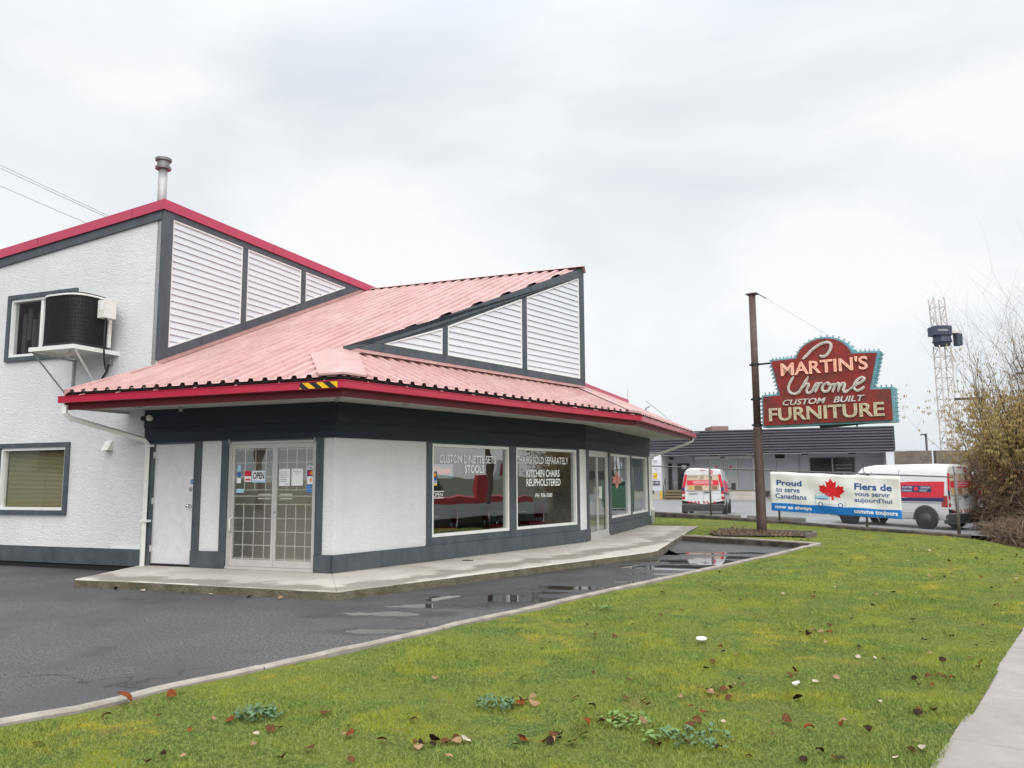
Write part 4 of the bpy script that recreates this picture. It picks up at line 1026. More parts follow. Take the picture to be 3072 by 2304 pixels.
# ---- fallen leaves, weeds and litter on the lawn
def leaf_mesh(i):
    r = random.Random(100+i); mb = MB(); n = 7; cu = r.uniform(.2,.7); tw = r.uniform(-.4,.4); W = r.uniform(.34,.55)
    rows = []
    for k in range(n):
        t = k/(n-1); w = W*math.sin(math.pi*min(1,t*.92+.06))**.8*(1+.22*(k % 2)); z = cu*.32*(math.sin(t*math.pi*r.uniform(.8,1.2)))+.04
        rows.append([(t-.5, -w, z+cu*.30+tw*w), (t-.5, 0, z), (t-.5, w, z+cu*.30-tw*w)])
    mb.add([p for q in rows for p in q], [(a*3+b, a*3+b+1, a*3+b+4, a*3+b+3) for a in range(n-1) for b in range(2)])
    mb.add([(-.5,0,.04),(-.5,.02,.04),(-.78,.06,.10),(-.78,.04,.10)], [(0,1,2,3)])
    return mb
LEAFC = {'leaf_brown':(.13,.062,.026),'leaf_tan':(.34,.22,.12),'leaf_pale':(.50,.42,.32),'leaf_dark':(.040,.024,.016),'leaf_rust':(.21,.062,.02)}
for k, c in LEAFC.items(): mat(k, c, .9, var=.45, vscale=30, spec=.08)
LF = []
for i, k in enumerate(list(LEAFC)*2):
    ob = leaf_mesh(i).build('fallen_leaf', k); LF.append((k, ob)); 
protos = {}
for k, ob in LF: protos.setdefault(k, []).append(ob)
spots = []
r = random.Random(4)
def put(px, py, k=None, size=None): spots.append((px, py, k, size))
# the larger leaves one can pick out in the foreground, then the scatter
for x, y in ((-.55,4.72),(-.40,4.78),(-.28,4.80),(.05,4.75),(.16,4.70),(.27,4.82),(.33,4.72),(-.95,4.85),(-1.45,4.95),(-.62,5.15),(.0,5.45),(.42,5.6),(.5,5.35),(.75,5.55),(.86,5.5),(-1.75,5.15),(-1.2,5.3),(1.05,4.95),(1.2,5.25),(1.45,5.6),(-.35,4.45),(.78,4.62),(1.65,5.05),(-2.35,5.7),(1.9,5.55),(2.0,5.9)):
    put(x, y, None, r.uniform(.045,.07))
for cx, cy, n in ((-.42,4.72,7),(.18,4.74,7),(1.45,5.75,6),(.6,5.05,6),(2.9,7.9,7),(.15,5.5,4)):
    for i in range(n): put(cx+r.gauss(0,.10), cy+r.gauss(0,.07), r.choice(['leaf_brown','leaf_tan','leaf_dark','leaf_rust']), r.uniform(.04,.065))
while len(spots) < 270:
    y = 4.4+16*r.random()**1.9; a, b = x_left(y)+.25, x_right(y)-.1
    x = a+(b-a)*r.random()**.65
    if abs(x) > y*.66: continue
    if in_poly(x, y, BED): continue
    put(x, y)
used = set()
GLEAF = 'fallen leaves scattered over the lawn'
LTXT = {'leaf_brown':'curled brown fallen leaf lying on the lawn','leaf_tan':'dry tan fallen leaf lying on the lawn','leaf_pale':'pale bleached fallen leaf lying on the lawn','leaf_dark':'dark rotten fallen leaf lying on the lawn','leaf_rust':'rust red fallen leaf lying on the lawn'}
def leaf_at(x, y, z, k, s, label=None, group=GLEAF):
    pr = r.choice(protos[k])
    if pr in used: ob = pr.copy(); COL.objects.link(ob)
    else: ob = pr; used.add(pr)
    ob.location = (x, y, z); ob.scale = (s, s, s); ob.rotation_euler = (r.uniform(-.5,.5), r.uniform(-.5,.5), r.uniform(0,6.28))
    tag(ob, label or LTXT[k], 'leaf', group); return ob
for x, y, k, s in spots:
    k = k or r.choice(['leaf_brown','leaf_brown','leaf_brown','leaf_tan','leaf_tan','leaf_pale','leaf_dark','leaf_dark','leaf_rust'])
    leaf_at(x, y, lz(x,y)+.022, k, s or r.uniform(.028,.058))
leaf_at(-2.63,5.60,.15,'leaf_rust',.11,'orange red fallen leaf leaning against the kerb',None)
for i, t in enumerate((.2,.32,.5,.62,.78,.9)):
    p = FA(3.3-t*4.2,0,1.93); leaf_at(p[0],p[1],.012,r.choice(['leaf_tan','leaf_pale','leaf_dark']),.07,'small dry leaf on the asphalt against the walkway edge','leaves blown against the walkway')
for pr in [ob for q in protos.values() for ob in q if ob not in used]: bpy.data.objects.remove(pr)
mat('weed_green', (.10,.19,.085), .6, var=.4, vscale=20); mat('weed_light', (.16,.26,.05), .6, var=.4, vscale=20)
def weed(x, y, rad, label, mtn, n=60, hgt=.06):
    mb = MB(); z = lz(x,y)
    for i in range(n):
        a = r.uniform(0,6.28); d = rad*math.sqrt(r.random()); l = r.uniform(.02,.05)*(1.2 if mtn == 'weed_light' else 1); w = l*.35; b = r.uniform(0,6.28); up = r.uniform(.1,1.0)*hgt
        c = V(x+d*math.cos(a), y+d*math.sin(a), z+.01+up*.6); t = V(math.cos(b)*l, math.sin(b)*l, r.uniform(-.01,.03)); q = V(-math.sin(b)*w, math.cos(b)*w, 0)
        mb.add([c, c+t*.5+q+Z*.006, c+t, c+t*.5-q+Z*.006], [(0,1,2,3)])
    tag(mb.build('weed_clump', mtn), label, 'weed')
weed(-1.62,5.28,.15,'blue green feathery weed clump at the lower left of the lawn','weed_green',130)
weed(.66,5.05,.15,'leafy dandelion rosette among brown leaves in the foreground','weed_light',60)
weed(.85,4.78,.12,'pale green rosette with brown leaves at its edge','weed_light',45)
weed(1.02,4.72,.20,'dark blue green weed patch beside the sidewalk corner','weed_green',90)
weed(-.12,5.5,.14,'feathery weed patch in the middle of the lawn','weed_green',110)
weed(1.02,9.3,.12,'small tuft of leafy weed near the kerb','weed_light',45)
mb = MB(); mb.lathe([(.004,.0),(.035,.001),(.045,.012),(.048,.016)],(0,0,0),20); ob = mb.build('paper_plate','paper'); ob.location = (1.71,7.5,lz(1.71,7.5)+.03); ob.rotation_euler = (.12,-.1,.4); tag(ob,'crumpled white disposable plate lying on the grass','litter')
mb = MB().add([(-.05,-.03,0),(.05,-.03,.01),(.06,.03,.03),(-.04,.035,.005)],[(0,1,2,3)]); ob = mb.build('wrapper_scrap','paper'); ob.scale = (.5,.5,.5); ob.location = (2.02,5.95,lz(2.02,5.95)+.03); tag(ob,'torn scrap of white wrapper in the grass near the sidewalk','litter')
# ================================================================== ROADSIDE SIGN
SP = V(7.16, 23.33, 0.0)
def FS(x, z, p=0.0): return SP + nB*x - uB*p + Z*z          # p towards the viewer
mat('sign_red', (.30,.026,.018), .6, col2=(.20,.020,.015), vscale=2.2, dirt=.75, dscale=3.6, dirtcol=(.10,.035,.028), bump=.3, bscale=14, bdist=.02)
mat('sign_blue', (.16,.42,.50), .6, var=.3, vscale=3, dirt=.7, dscale=4, dirtcol=(.22,.30,.30))
mat('letter_cream', (.66,.58,.36), .6, dirt=.8, dscale=9, dirtcol=(.36,.28,.17)); mat('letter_white', (.72,.69,.64), .6, dirt=.7, dscale=10, dirtcol=(.30,.26,.23))
mat('letter_peach', (.72,.48,.33), .6, dirt=.45, dscale=9, dirtcol=(.45,.22,.15))
mat('neon_pink', (.95,.50,.42), .35, emit=.35); mat('tube_glass', (.62,.60,.50), .25)
mat('pole_brown', (.070,.038,.032), .6, col2=(.10,.060,.052), vscale=3, vstretch=(3,3,.4), dirt=.5, dscale=5, dirtcol=(.13,.10,.09))
mat('bulb', (.62,.63,.63), .15)
sg = thing('roadside_sign', 'weathered red neon cabinet sign reading MARTIN\'S Chrome FURNITURE on a brown pole', 'sign', tuple(SP), world_coords=True)
def spart(name, mb, mt, parent=sg, sm=False): return mb.build(name, mt, parent, sm)
pole = spart('pole', MB().lathe([(.145,-.1),(.14,.3),(.125,3.0),(.127,3.05)],(0,0,0),18,fr=lambda x,y,z: FS(x,z,y)), 'pole_brown', sm=True)
spart('pole_upper', MB().lathe([(.105,2.98),(.098,7.0)],(0,0,0),16,fr=lambda x,y,z: FS(x,z,y)), 'pole_brown', sm=True)
spart('pole_cap', MB().box((-.15,7.0,-.13),(.17,7.035,.13),FS), 'pole_brown')
for z in (4.90,3.88,3.12):
    spart('bracket', MB().tube([FS(-.16,z,.0),FS(.60,z,.0)],.03,6).lathe([(.118,z-.04),(.118,z+.04)],(0,0,0),14,fr=lambda x,y,q: FS(x,q,y)), 'black')
spart('stay_rod', MB().tube([FS(.16,7.02,0),FS(.42,6.83,0)],.014,5), 'black'); spart('stay_wire', MB().tube([FS(.42,6.83,0),FS(2.75,5.06,.0)],.006,4), 'galvanised')
spart('stay_wire', MB().tube([FS(.10,3.3,0),FS(.34,3.3,0)],.01,4), 'black')
arc = [(2.0+.74*math.cos(t), 4.86+.575*math.sin(t)) for t in np.linspace(.14, math.pi-.14, 15)]
OUT = [(.25,3.085),(3.68,3.085),(3.68,3.905),(3.15,3.92),(3.39,4.90)]+arc+[(.54,4.93),(.76,3.93),(.26,3.915)]
def grow(P, d):
    P = [np.array(p) for p in P]; n = len(P); out = []
    for i in range(n):
        a, b, c = P[i-1], P[i], P[(i+1) % n]; d1 = (b-a)/np.linalg.norm(b-a); d2 = (c-b)/np.linalg.norm(c-b)
        n1 = np.array([d1[1],-d1[0]]); n2 = np.array([d2[1],-d2[0]]); m_ = n1+n2; m_ = m_/max(.35, m_@n1)
        out.append(tuple(b+m_*d*(1 if np.linalg.norm(m_) < 2 else 2/np.linalg.norm(m_))))
    return out
spart('sign_face', MB().prism(OUT, .11, .16, FS), 'sign_red')
spart('sign_face', MB().prism(OUT, -.39, -.342, FS), 'sign_red')
rim = spart('cabinet_rim', MB().prism(grow(OUT,.055), -.34, .108, FS), 'sign_blue'); rim['label'] = 'turquoise cabinet edge studded with bulbs'
RO = grow(OUT,.055); bulb_me = None; k = 0
for i in range(len(RO)):
    a, b = np.array(RO[i]), np.array(RO[(i+1) % len(RO)])
    if i in (0,): continue                                  # no bulbs along the underside
    L_ = np.linalg.norm(b-a); d = (b-a)/L_; nrm = np.array([d[1],-d[0]])
    n_ = max(1, int(round(L_/.115)))
    for q in range(n_):
        c = a+d*L_*(q+.5)/n_; st = c+nrm*.0; tp_ = c+nrm*.075; pos = FS(*tp_, -.03)
        if bulb_me is None:
            bo = MB().lathe([(.004,-.032),(.023,-.02),(.031,.0),(.023,.02),(.004,.032)],(0,0,0),8).build('bulb','bulb',sg,True,org=(0,0,0)); bulb_me = bo
        else: bo = bulb_me.copy(); COL.objects.link(bo)
        bo.location = tuple(pos-SP)
        k += 1
mb = MB()
for i in range(1, len(RO)):
    a, b = np.array(RO[i]), np.array(RO[(i+1) % len(RO)]); L_ = np.linalg.norm(b-a); d = (b-a)/L_; nrm = np.array([d[1],-d[0]]); n_ = max(1, int(round(L_/.115)))
    for q in range(n_):
        c = a+d*L_*(q+.5)/n_; mb.tube([FS(*(c-nrm*.005),-.03),FS(*(c+nrm*.05),-.03)],.02,6)
tag(spart('bulb_sockets', mb, 'sign_blue'), kind='stuff')
def word(txt, box, mt, bold, shear=0, tubes=None, slope=0):
    mb = fit_text(txt, box, FS, .200, bold=bold, shear=shear, thick=.040, slope=slope)
    for isl in sorted(islands(mb), key=lambda b: sum((np.array(v)-SP)@nB for v in b.v)/len(b.v)): spart('letter', isl, mt)
    if tubes:
        ref, _ = text_geo(txt, bold, shear)
        for isl in islands(fit_text(txt, box, FS, .215, bold=bold-.028, shear=shear, tube=.010, slope=slope, ref=ref)): spart('neon_tube', isl, tubes)
word('MARTIN\'S', (.82,3.16,4.465,4.845), 'letter_peach', .020, tubes='neon_pink')
word('FURNITURE', (.42,3.50,3.19,3.565), 'letter_cream', .020, tubes='tube_glass')
word('CUSTOM', (.83,2.02,3.625,3.785), 'letter_white', .012, shear=.30); word('BUILT', (2.22,3.03,3.625,3.785), 'letter_white', .012, shear=.30)
CHROME = [[(1.445,4.901),(1.569,5.008),(1.733,5.153),(1.92,5.263),(2.09,5.314),(2.203,5.286),(2.234,5.197),(2.197,5.079),(2.105,4.963),(2.006,4.925),(1.918,4.963)],
[(1.176,4.436),(1.078,4.287),(1.011,4.129),(1.048,3.996),(1.168,3.939),(1.314,3.998),(1.444,4.177),(1.579,4.403)],[(1.579,4.403),(1.456,4.203),(1.351,4.05),(1.293,3.941)],
[(1.337,4.024),(1.462,4.163),(1.561,4.201),(1.573,4.141),(1.515,4.011),(1.548,3.934),(1.649,3.975),(1.747,4.128),(1.795,4.209)],[(1.795,4.209),(1.852,4.16),(1.794,4.044),(1.738,3.942)],[(1.796,4.071),(1.878,4.171),(1.963,4.191)],
[(2.07,4.183),(1.978,4.124),(1.939,4.02),(1.994,3.945),(2.097,3.969),(2.16,4.07),(2.12,4.166),(2.07,4.183),(2.155,4.11),(2.257,4.142)],[(2.284,4.161),(2.26,4.037),(2.208,3.909)],[(2.252,4.037),(2.358,4.145),(2.401,4.105),(2.353,3.912)],
[(2.372,4.028),(2.495,4.145),(2.542,4.099),(2.50,3.954),(2.544,3.896),(2.658,3.955)],[(2.658,3.955),(2.81,4.061),(2.972,4.139),(3.049,4.215),(2.991,4.261),(2.879,4.203),(2.792,4.08),(2.786,3.967),(2.863,3.915),(2.974,3.953),(3.038,4.018)]]
def ribbon(path, w, p0, p1, fr):
    P = smooth_path(path, 6); n = len(P); Lf, Rt = [], []
    for i in range(n):
        d = P[min(i+1,n-1)]-P[max(i-1,0)]; d = d/(np.linalg.norm(d)+1e-9); q = np.array([-d[1],d[0]])*w*(.55+.45*min(1,min(i,n-1-i)/3)); Lf.append(P[i]+q); Rt.append(P[i]-q)
    mb = MB(); mb.add([fr(*p,p1) for p in Lf]+[fr(*p,p1) for p in Rt], [(i,i+1,n+i+1,n+i) for i in range(n-1)])
    o = len(mb.v); mb.v += [tuple(map(float,fr(*p,p0))) for p in Lf]+[tuple(map(float,fr(*p,p0))) for p in Rt]
    for i in range(n-1): mb.f += [(i,i+1,o+i+1,o+i),(n+i,n+i+1,o+n+i+1,o+n+i)]; mb.m += [0,0]
    return mb
for i, st in enumerate(CHROME):
    spart('script_stroke', ribbon(st, .033 if i else .036, .16, .196+.001*i, FS), 'letter_white')
    spart('neon_tube', MB().tube([FS(*p,.215) for p in smooth_path(st,4)], .008, 5), 'tube_glass', sm=True)
spart('shade_plate', MB().prism([(1.75,3.06),(3.65,3.06),(1.80,2.93)], -.05, .05, FS), 'black')
spart('conduit', MB().tube([FS(2.75,3.06,0),FS(2.75,2.95,0)],.02,6), 'black')

# ================================================================== PLANTING BED round the pole
mat('soil', (.035,.026,.020), .95, col2=(.09,.065,.045), vscale=6, bump=1, bscale=18, bdist=.06); mat('timber_grey', (.16,.145,.125), .9, var=.35, vscale=5); mat('dry_stem', (.20,.13,.075), .85, var=.4, vscale=20)
bd = thing('planting_bed', 'low timber edged bed of bare soil round the sign pole', 'flower bed', (7.0,22.5,0.03), world_coords=True)
mb = MB(); mb.poly([(x,y,lawn_z(x,y)+.035) for x,y in BED]); mb.build('soil', 'soil', bd)
for a, b in ((3,4),(4,5),(2,3)):
    p, q = np.array(BED[a]), np.array(BED[b]); d = (q-p)/np.linalg.norm(q-p); nr = np.array([-d[1],d[0]])*.045; za, zb = lawn_z(*p), lawn_z(*q)
    MB().add([(*(p-nr),za-.05),(*(q-nr),zb-.05),(*(q+nr),zb-.05),(*(p+nr),za-.05),(*(p-nr),za+.10),(*(q-nr),zb+.10),(*(q+nr),zb+.10),(*(p+nr),za+.10)],[(0,1,5,4),(1,2,6,5),(2,3,7,6),(3,0,4,7),(4,5,6,7)]).build('edging_board','timber_grey',bd)
mb = MB(); r = random.Random(9)
for i in range(420):
    x = 5.2+r.random()*2.6; y = 21.0+r.random()*2.2
    if not in_poly(x,y,BED): continue
    z = lawn_z(x,y)+.03; a = r.uniform(0,6.28); l = r.uniform(.05,.22)*(1.4 if abs(x-6.2) < .4 else .8); mb.tube([(x,y,z),(x+.4*l*math.cos(a),y+.4*l*math.sin(a),z+l*.7)],.006,3)
tag(mb.build('dead_stems','dry_stem',bd), kind='stuff')
mb = MB()
for i in range(260):
    x = 5.2+r.random()*3.4; y = 21.2+r.random()*2.6
    if not in_poly(x,y,BED): continue
    z = lawn_z(x,y)+.045; a = r.uniform(0,6.28); l = r.uniform(.02,.05); c = V(x,y,z); t = V(math.cos(a)*l,math.sin(a)*l,r.uniform(-.01,.03)); q = V(-math.sin(a)*l*.6,math.cos(a)*l*.6,.01); mb.add([c-t,c+q,c+t,c-q],[(0,1,2,3)])
tag(mb.build('bark_chips','leaf_tan',bd), kind='stuff')

# ================================================================== FENCE, BANNER, WHEEL STOPS
def ft(t, z=None, d=0.0):
    p = FENCE0+nB*t+uB*d; b = fz(t); return V(p[0],p[1], b if z is None else b+z)
def fz(t): return .145-.0475*t if t > -3 else .145+.1425
mat('fence_steel', (.20,.19,.18), .6, metal=.4, var=.3, vscale=6, dirt=.5, dscale=8, dirtcol=(.10,.06,.04)); mat('mesh_wire', (.26,.265,.27), .6, metal=.3)
fe = thing('chain_link_fence', 'chain link fence on steel posts between the lawn and the service yard', 'fence', tuple(ft(0)), world_coords=True)
POSTS = [-5.2,-2.75,-.15,2.36,5.21,7.84]
for i, t in enumerate(POSTS):
    r_ = .035 if t < 7 else .05
    po = MB().tube([ft(t,-.1),ft(t,1.84)],r_,10).build('post','fence_steel',fe,True)
    MB().tube([ft(t,1.80),ft(t-.06,2.13,.12)],.014,5).build('arm','black',po)
for a, b in zip(POSTS, POSTS[1:]): MB().tube([ft(a,1.80),ft(b,1.80)],.022,8).build('top_rail','fence_steel',fe)
MB().tube([ft(-5.2,.95),ft(7.84,.95)],.004,4).build('tension_wire','fence_steel',fe); MB().tube([ft(-5.2,.08),ft(7.84,.08)],.004,4).build('tension_wire','fence_steel',fe)
# woven wire: two families of diagonal wires
mb = MB(); st = .0855; H = 1.76
t = -5.2-H
while t < 7.84:
    for sgn in (1,-1):
        z0, z1 = .04, .04+H; ta, tb_ = (t, t+H) if sgn > 0 else (t+H, t)
        def cl(tt): return (tt-ta)/(tb_-ta)
        u0, u1 = 0.0, 1.0
        lo, hi = sorted((cl(-5.2), cl(7.82))); u0, u1 = max(u0,lo), min(u1,hi)
        if u1 > u0+.01:
            A = ft(ta+(tb_-ta)*u0, z0+H*u0, .002*sgn); B_ = ft(ta+(tb_-ta)*u1, z0+H*u1, .002*sgn)
            n1 = V(0,0,.0032); mb.add([A-n1,A+n1,B_+n1,B_-n1],[(0,1,2,3)]); n2 = uB*.0032; mb.add([A-n2,A+n2,B_+n2,B_-n2],[(0,1,2,3)])
    t += st
tag(mb.build('wire_mesh','mesh_wire',fe), kind='stuff')
kf = None
for i, (a, b) in enumerate(((-9,-4.2),(-4.2,-1.4),(-1.4,1.6),(1.6,4.5),(4.5,6.4),(6.4,8.15))):
    mb = MB(); q = []
    for tt in (a+.004, b-.004):
        for d, z in ((-.16,-.30),(-.16,.05),(-.12,.08),(.08,.08),(.08,-.2)): q.append(ft(tt,z,d))
    mb.add(q, [(k,k+1,5+k+1,5+k) for k in range(4)]+[tuple(range(5)),tuple(range(5,10))])
    if kf is None: kf = mb.build('kerb','kerb_dark'); tag(kf, kind='structure')
    else: mb.build('kerb_stone','kerb_dark',kf)
# banner
def FN(x, z, p=0.0):       # banner frame: x along the fence, z above sea, p towards the lawn, with the sag of cloth
    w = .018*math.sin(x*3.1)+.012*math.sin(x*7.3+z*4)+.010*math.sin(z*9+x*2); q = FENCE0+nB*x-uB*(.075+p+w); return V(q[0],q[1],z)
mat('banner_white', (.86,.85,.83), .55, var=.06, vscale=3); mat('banner_blue', (.008,.17,.52), .5); mat('banner_ink', (.02,.085,.30), .6); mat('banner_red', (.72,.012,.02), .5); mat('line_blue', (.22,.36,.55), .6)
ban = thing('vinyl_banner', 'white and blue vinyl banner with a red maple leaf tied to the fence', 'banner', tuple(ft(4.2,.3)), world_coords=True)
def bt(x): return 1.80-.0515*(x-2.12)
def bb(x): return .455-.0475*(x-2.12)
def cloth(z_lo, z_hi, mt, p=0.0, name='cloth', back=True):
    nx, nz_ = 64, 14; rows = []
    for j in range(nz_+1):
        for i in range(nx+1):
            x = 2.12+(6.29-2.12)*i/nx; a, b = z_lo(x), z_hi(x); z = a+(b-a)*j/nz_+ (.010*math.sin(x*5.3) if j == nz_ else 0); rows.append(FN(x,z,p))
    mb = MB(); k = nx+1; mb.add(rows, [(j*k+i,j*k+i+1,(j+1)*k+i+1,(j+1)*k+i) for j in range(nz_) for i in range(nx)]); ob = mb.build(name, mt, ban, True)
    ob.modifiers.new('t','SOLIDIFY').thickness = .002 if back else .0005
    return ob
cl_ = cloth(bb, bt, 'banner_white'); cloth(lambda x: bb(x)-.001, lambda x: bb(x)+.275, 'banner_blue', .004, 'blue_strip', False)
def btext(txt, box, mt, bold, slope=-.05): fit_text(txt, box, FN, .009, bold=bold, slope=slope).build('lettering', mt, cl_)
btext('Proud',(2.33,3.19,1.33,1.515),'banner_blue' if 0 else 'banner_ink',.028); btext('to serve',(2.31,3.12,1.105,1.25),'banner_ink',.012); btext('Canadians',(2.29,3.335,.885,1.055),'banner_ink',.012)
btext('now as always',(2.26,3.49,.505,.665),'white_paint',.032); btext('Fiers de',(4.90,6.03,1.185,1.40),'banner_ink',.028); btext('vous servir',(4.89,5.97,.985,1.13),'banner_ink',.012)
btext('aujourd\'hui',(4.88,6.02,.745,.94),'banner_ink',.012); btext('comme toujours',(4.85,6.17,.375,.555),'white_paint',.032)
half = [(0,1.0),(.115,.78),(.155,.76),(.30,.835),(.245,.53),(.285,.50),(.43,.65),(.465,.56),(.505,.545),(.69,.585),(.635,.405),(.65,.365),(.73,.325),(.42,.085),(.405,.045),(.44,-.075),(.115,-.015),(.06,-.05),(.075,-.20)]
leaf = half+[(-x,y) for x,y in half[::-1]]
lx, lz0, sc_ = 4.14, 1.01, .60
q = [FN(lx+x*sc_*.98-.10*(y-.5)*sc_*0+.05*(1-y), lz0+y*sc_+.0-.05*(x)*sc_-.05, .008) for x,y in leaf]
MB().poly(q).build('maple_leaf','banner_red',cl_)
def stroke(P, w, mt, p=.011): ribbon(P, w, .0105, p, FN).build('drawing_line', mt, cl_)
vx = lambda x, z: (3.62+x, .665+z-.05*x)
stroke([vx(.0,.05),vx(.0,.30),vx(.05,.38),vx(.3,.40),vx(.55,.385),vx(.75,.22),vx(.95,.16),vx(1.0,.05)],.006,'line_blue'); stroke([vx(0,.05),vx(.10,.05)],.005,'line_blue'); stroke([vx(.24,.05),vx(.74,.05)],.005,'line_blue'); stroke([vx(.90,.05),vx(1.0,.05)],.005,'line_blue'); stroke([vx(.0,.22),vx(.44,.22)],.012,'banner_ink')
MB().poly([FN(*vx(x,z),.0095) for x,z in ((.0,.05),(.0,.30),(.05,.38),(.3,.40),(.55,.385),(.75,.22),(.95,.16),(1.0,.05))]).build('drawing_fill','banner_white',cl_)
MB().poly([FN(*vx(x,z),.0105) for x,z in ((.0,.235),(.02,.335),(.40,.345),(.44,.235))]).build('drawing_fill','light_blue',cl_)
stroke([vx(.46,.36),vx(.48,.08)],.004,'line_blue'); stroke([vx(.55,.35),vx(.70,.23)],.004,'line_blue')
for cx in (.17,.82):
    MB().poly([FN(*vx(cx+.075*math.cos(t),.04+.075*math.sin(t)),.012) for t in np.linspace(0,6.283,18,endpoint=False)]).build('drawing_fill','banner_ink',cl_)
    MB().poly([FN(*vx(cx+.05*math.cos(t),.04+.05*math.sin(t)),.0135) for t in np.linspace(0,6.283,18,endpoint=False)]).build('drawing_fill','banner_white',cl_)
for x in np.linspace(2.2,6.2,6): MB().tube([FN(x,bt(x)-.03,.004),ft(x,1.80)],.005,4).build('tie','white_paint',ban)
for x, l in ((3.4,.10),(4.0,.12),(5.05,.16),(5.55,.14)): MB().tube([FN(x,bb(x)+.02,.006),FN(x+.06,bb(x)-l,.0)],.005,4).build('tie','white_paint',ban)
mat('stop_concrete', (.19,.175,.155), .9, var=.3, vscale=5)
for i, (t0, t1, lab) in enumerate(((-3.4,-2.2,'concrete wheel stop partly hidden behind the shop corner'),(-1.95,.15,'concrete wheel stop right behind the small van'),(.45,2.6,'concrete wheel stop between the sign pole and the banner'))):
    a, b = FENCE0+nB*t0+uB*2.0, FENCE0+nB*t1+uB*2.0; za, zb = lot_z(*a[:2]), lot_z(*b[:2]); o = thing('wheel_stop', lab, 'wheel stop', (a[0],a[1],za), group='concrete wheel stops along the fence', world_coords=True); mb = MB(); q = []
    for P, z in ((a,za),(b,zb)):
        for d, h in ((-.10,0),(-.085,.15),(-.05,.20),(.05,.20),(.085,.15),(.10,0)): q.append((*(P+uB*d)[:2], z+h))
    mb.add(q,[(k,k+1,7+k,6+k) for k in range(5)]+[tuple(range(6)),tuple(range(6,12))]); mb.build('block','stop_concrete',o)
# ================================================================== DELIVERY VANS
mat('van_white', (.80,.80,.80), .25, coat=.6, dirt=.2, dscale=3, dirtcol=(.6,.6,.58)); mat('van_red', (.74,.008,.035), .4, coat=.05); mat('van_navy', (.018,.02,.12), .4, coat=.05)
mat('tail_red', (.45,.008,.012), .15, coat=.5); mat('tail_clear', (.70,.55,.52), .15); mat('tyre', (.018,.018,.018), .85); mat('rim', (.035,.035,.038), .5); mat('bumper', (.030,.034,.040), .6, dirt=.4, dscale=8, dirtcol=(.10,.10,.10))
mat('parcel_print', (.62,.46,.32), .4, col2=(.72,.60,.47), vscale=7); mat('parcel_gold', (.62,.40,.14), .4); mat('van_glass', (.02,.025,.03), .05, coat=.5); mat('plate', (.75,.75,.76), .4); mat('grey_line', (.30,.31,.32), .6)
ZT = [(-.1,1.90),(.0,1.93),(.10,1.985),(.5,2.03),(2.6,2.02),(3.0,1.96),(3.35,1.66),(3.72,1.25),(4.1,1.10),(4.28,.95),(4.36,.62)]
def itp(P, x):
    if x <= P[0][0]: return P[0][1]
    for (a,b),(c,d) in zip(P, P[1:]):
        if x <= c: return b+(d-b)*(x-a)/(c-a)
    return P[-1][1]
WZ = [(.30,.80),(.42,.87),(.6,.895),(.95,.90),(1.12,.885),(1.5,.825),(1.78,.76),(2.05,.72)]
TT = [0,.04,.12,.22,.34,.45,.55,.66,.76,.85,.91,.955,.985,1.0]; TF = [1,1,1,1,1,1,1,1,1,.995,.975,.925,.84,.70]
def vhw(x, z):
    zb, zt = .30, itp(ZT,x); t = (z-zb)/(zt-zb); f = itp(list(zip(TT,TF)), t)
    return itp(WZ,z)*f*itp([(0,.975),(.15,1),(3.6,1),(4.1,.95),(4.36,.80)],x)
def xr(z): return max(0,(z-1.05))*.085
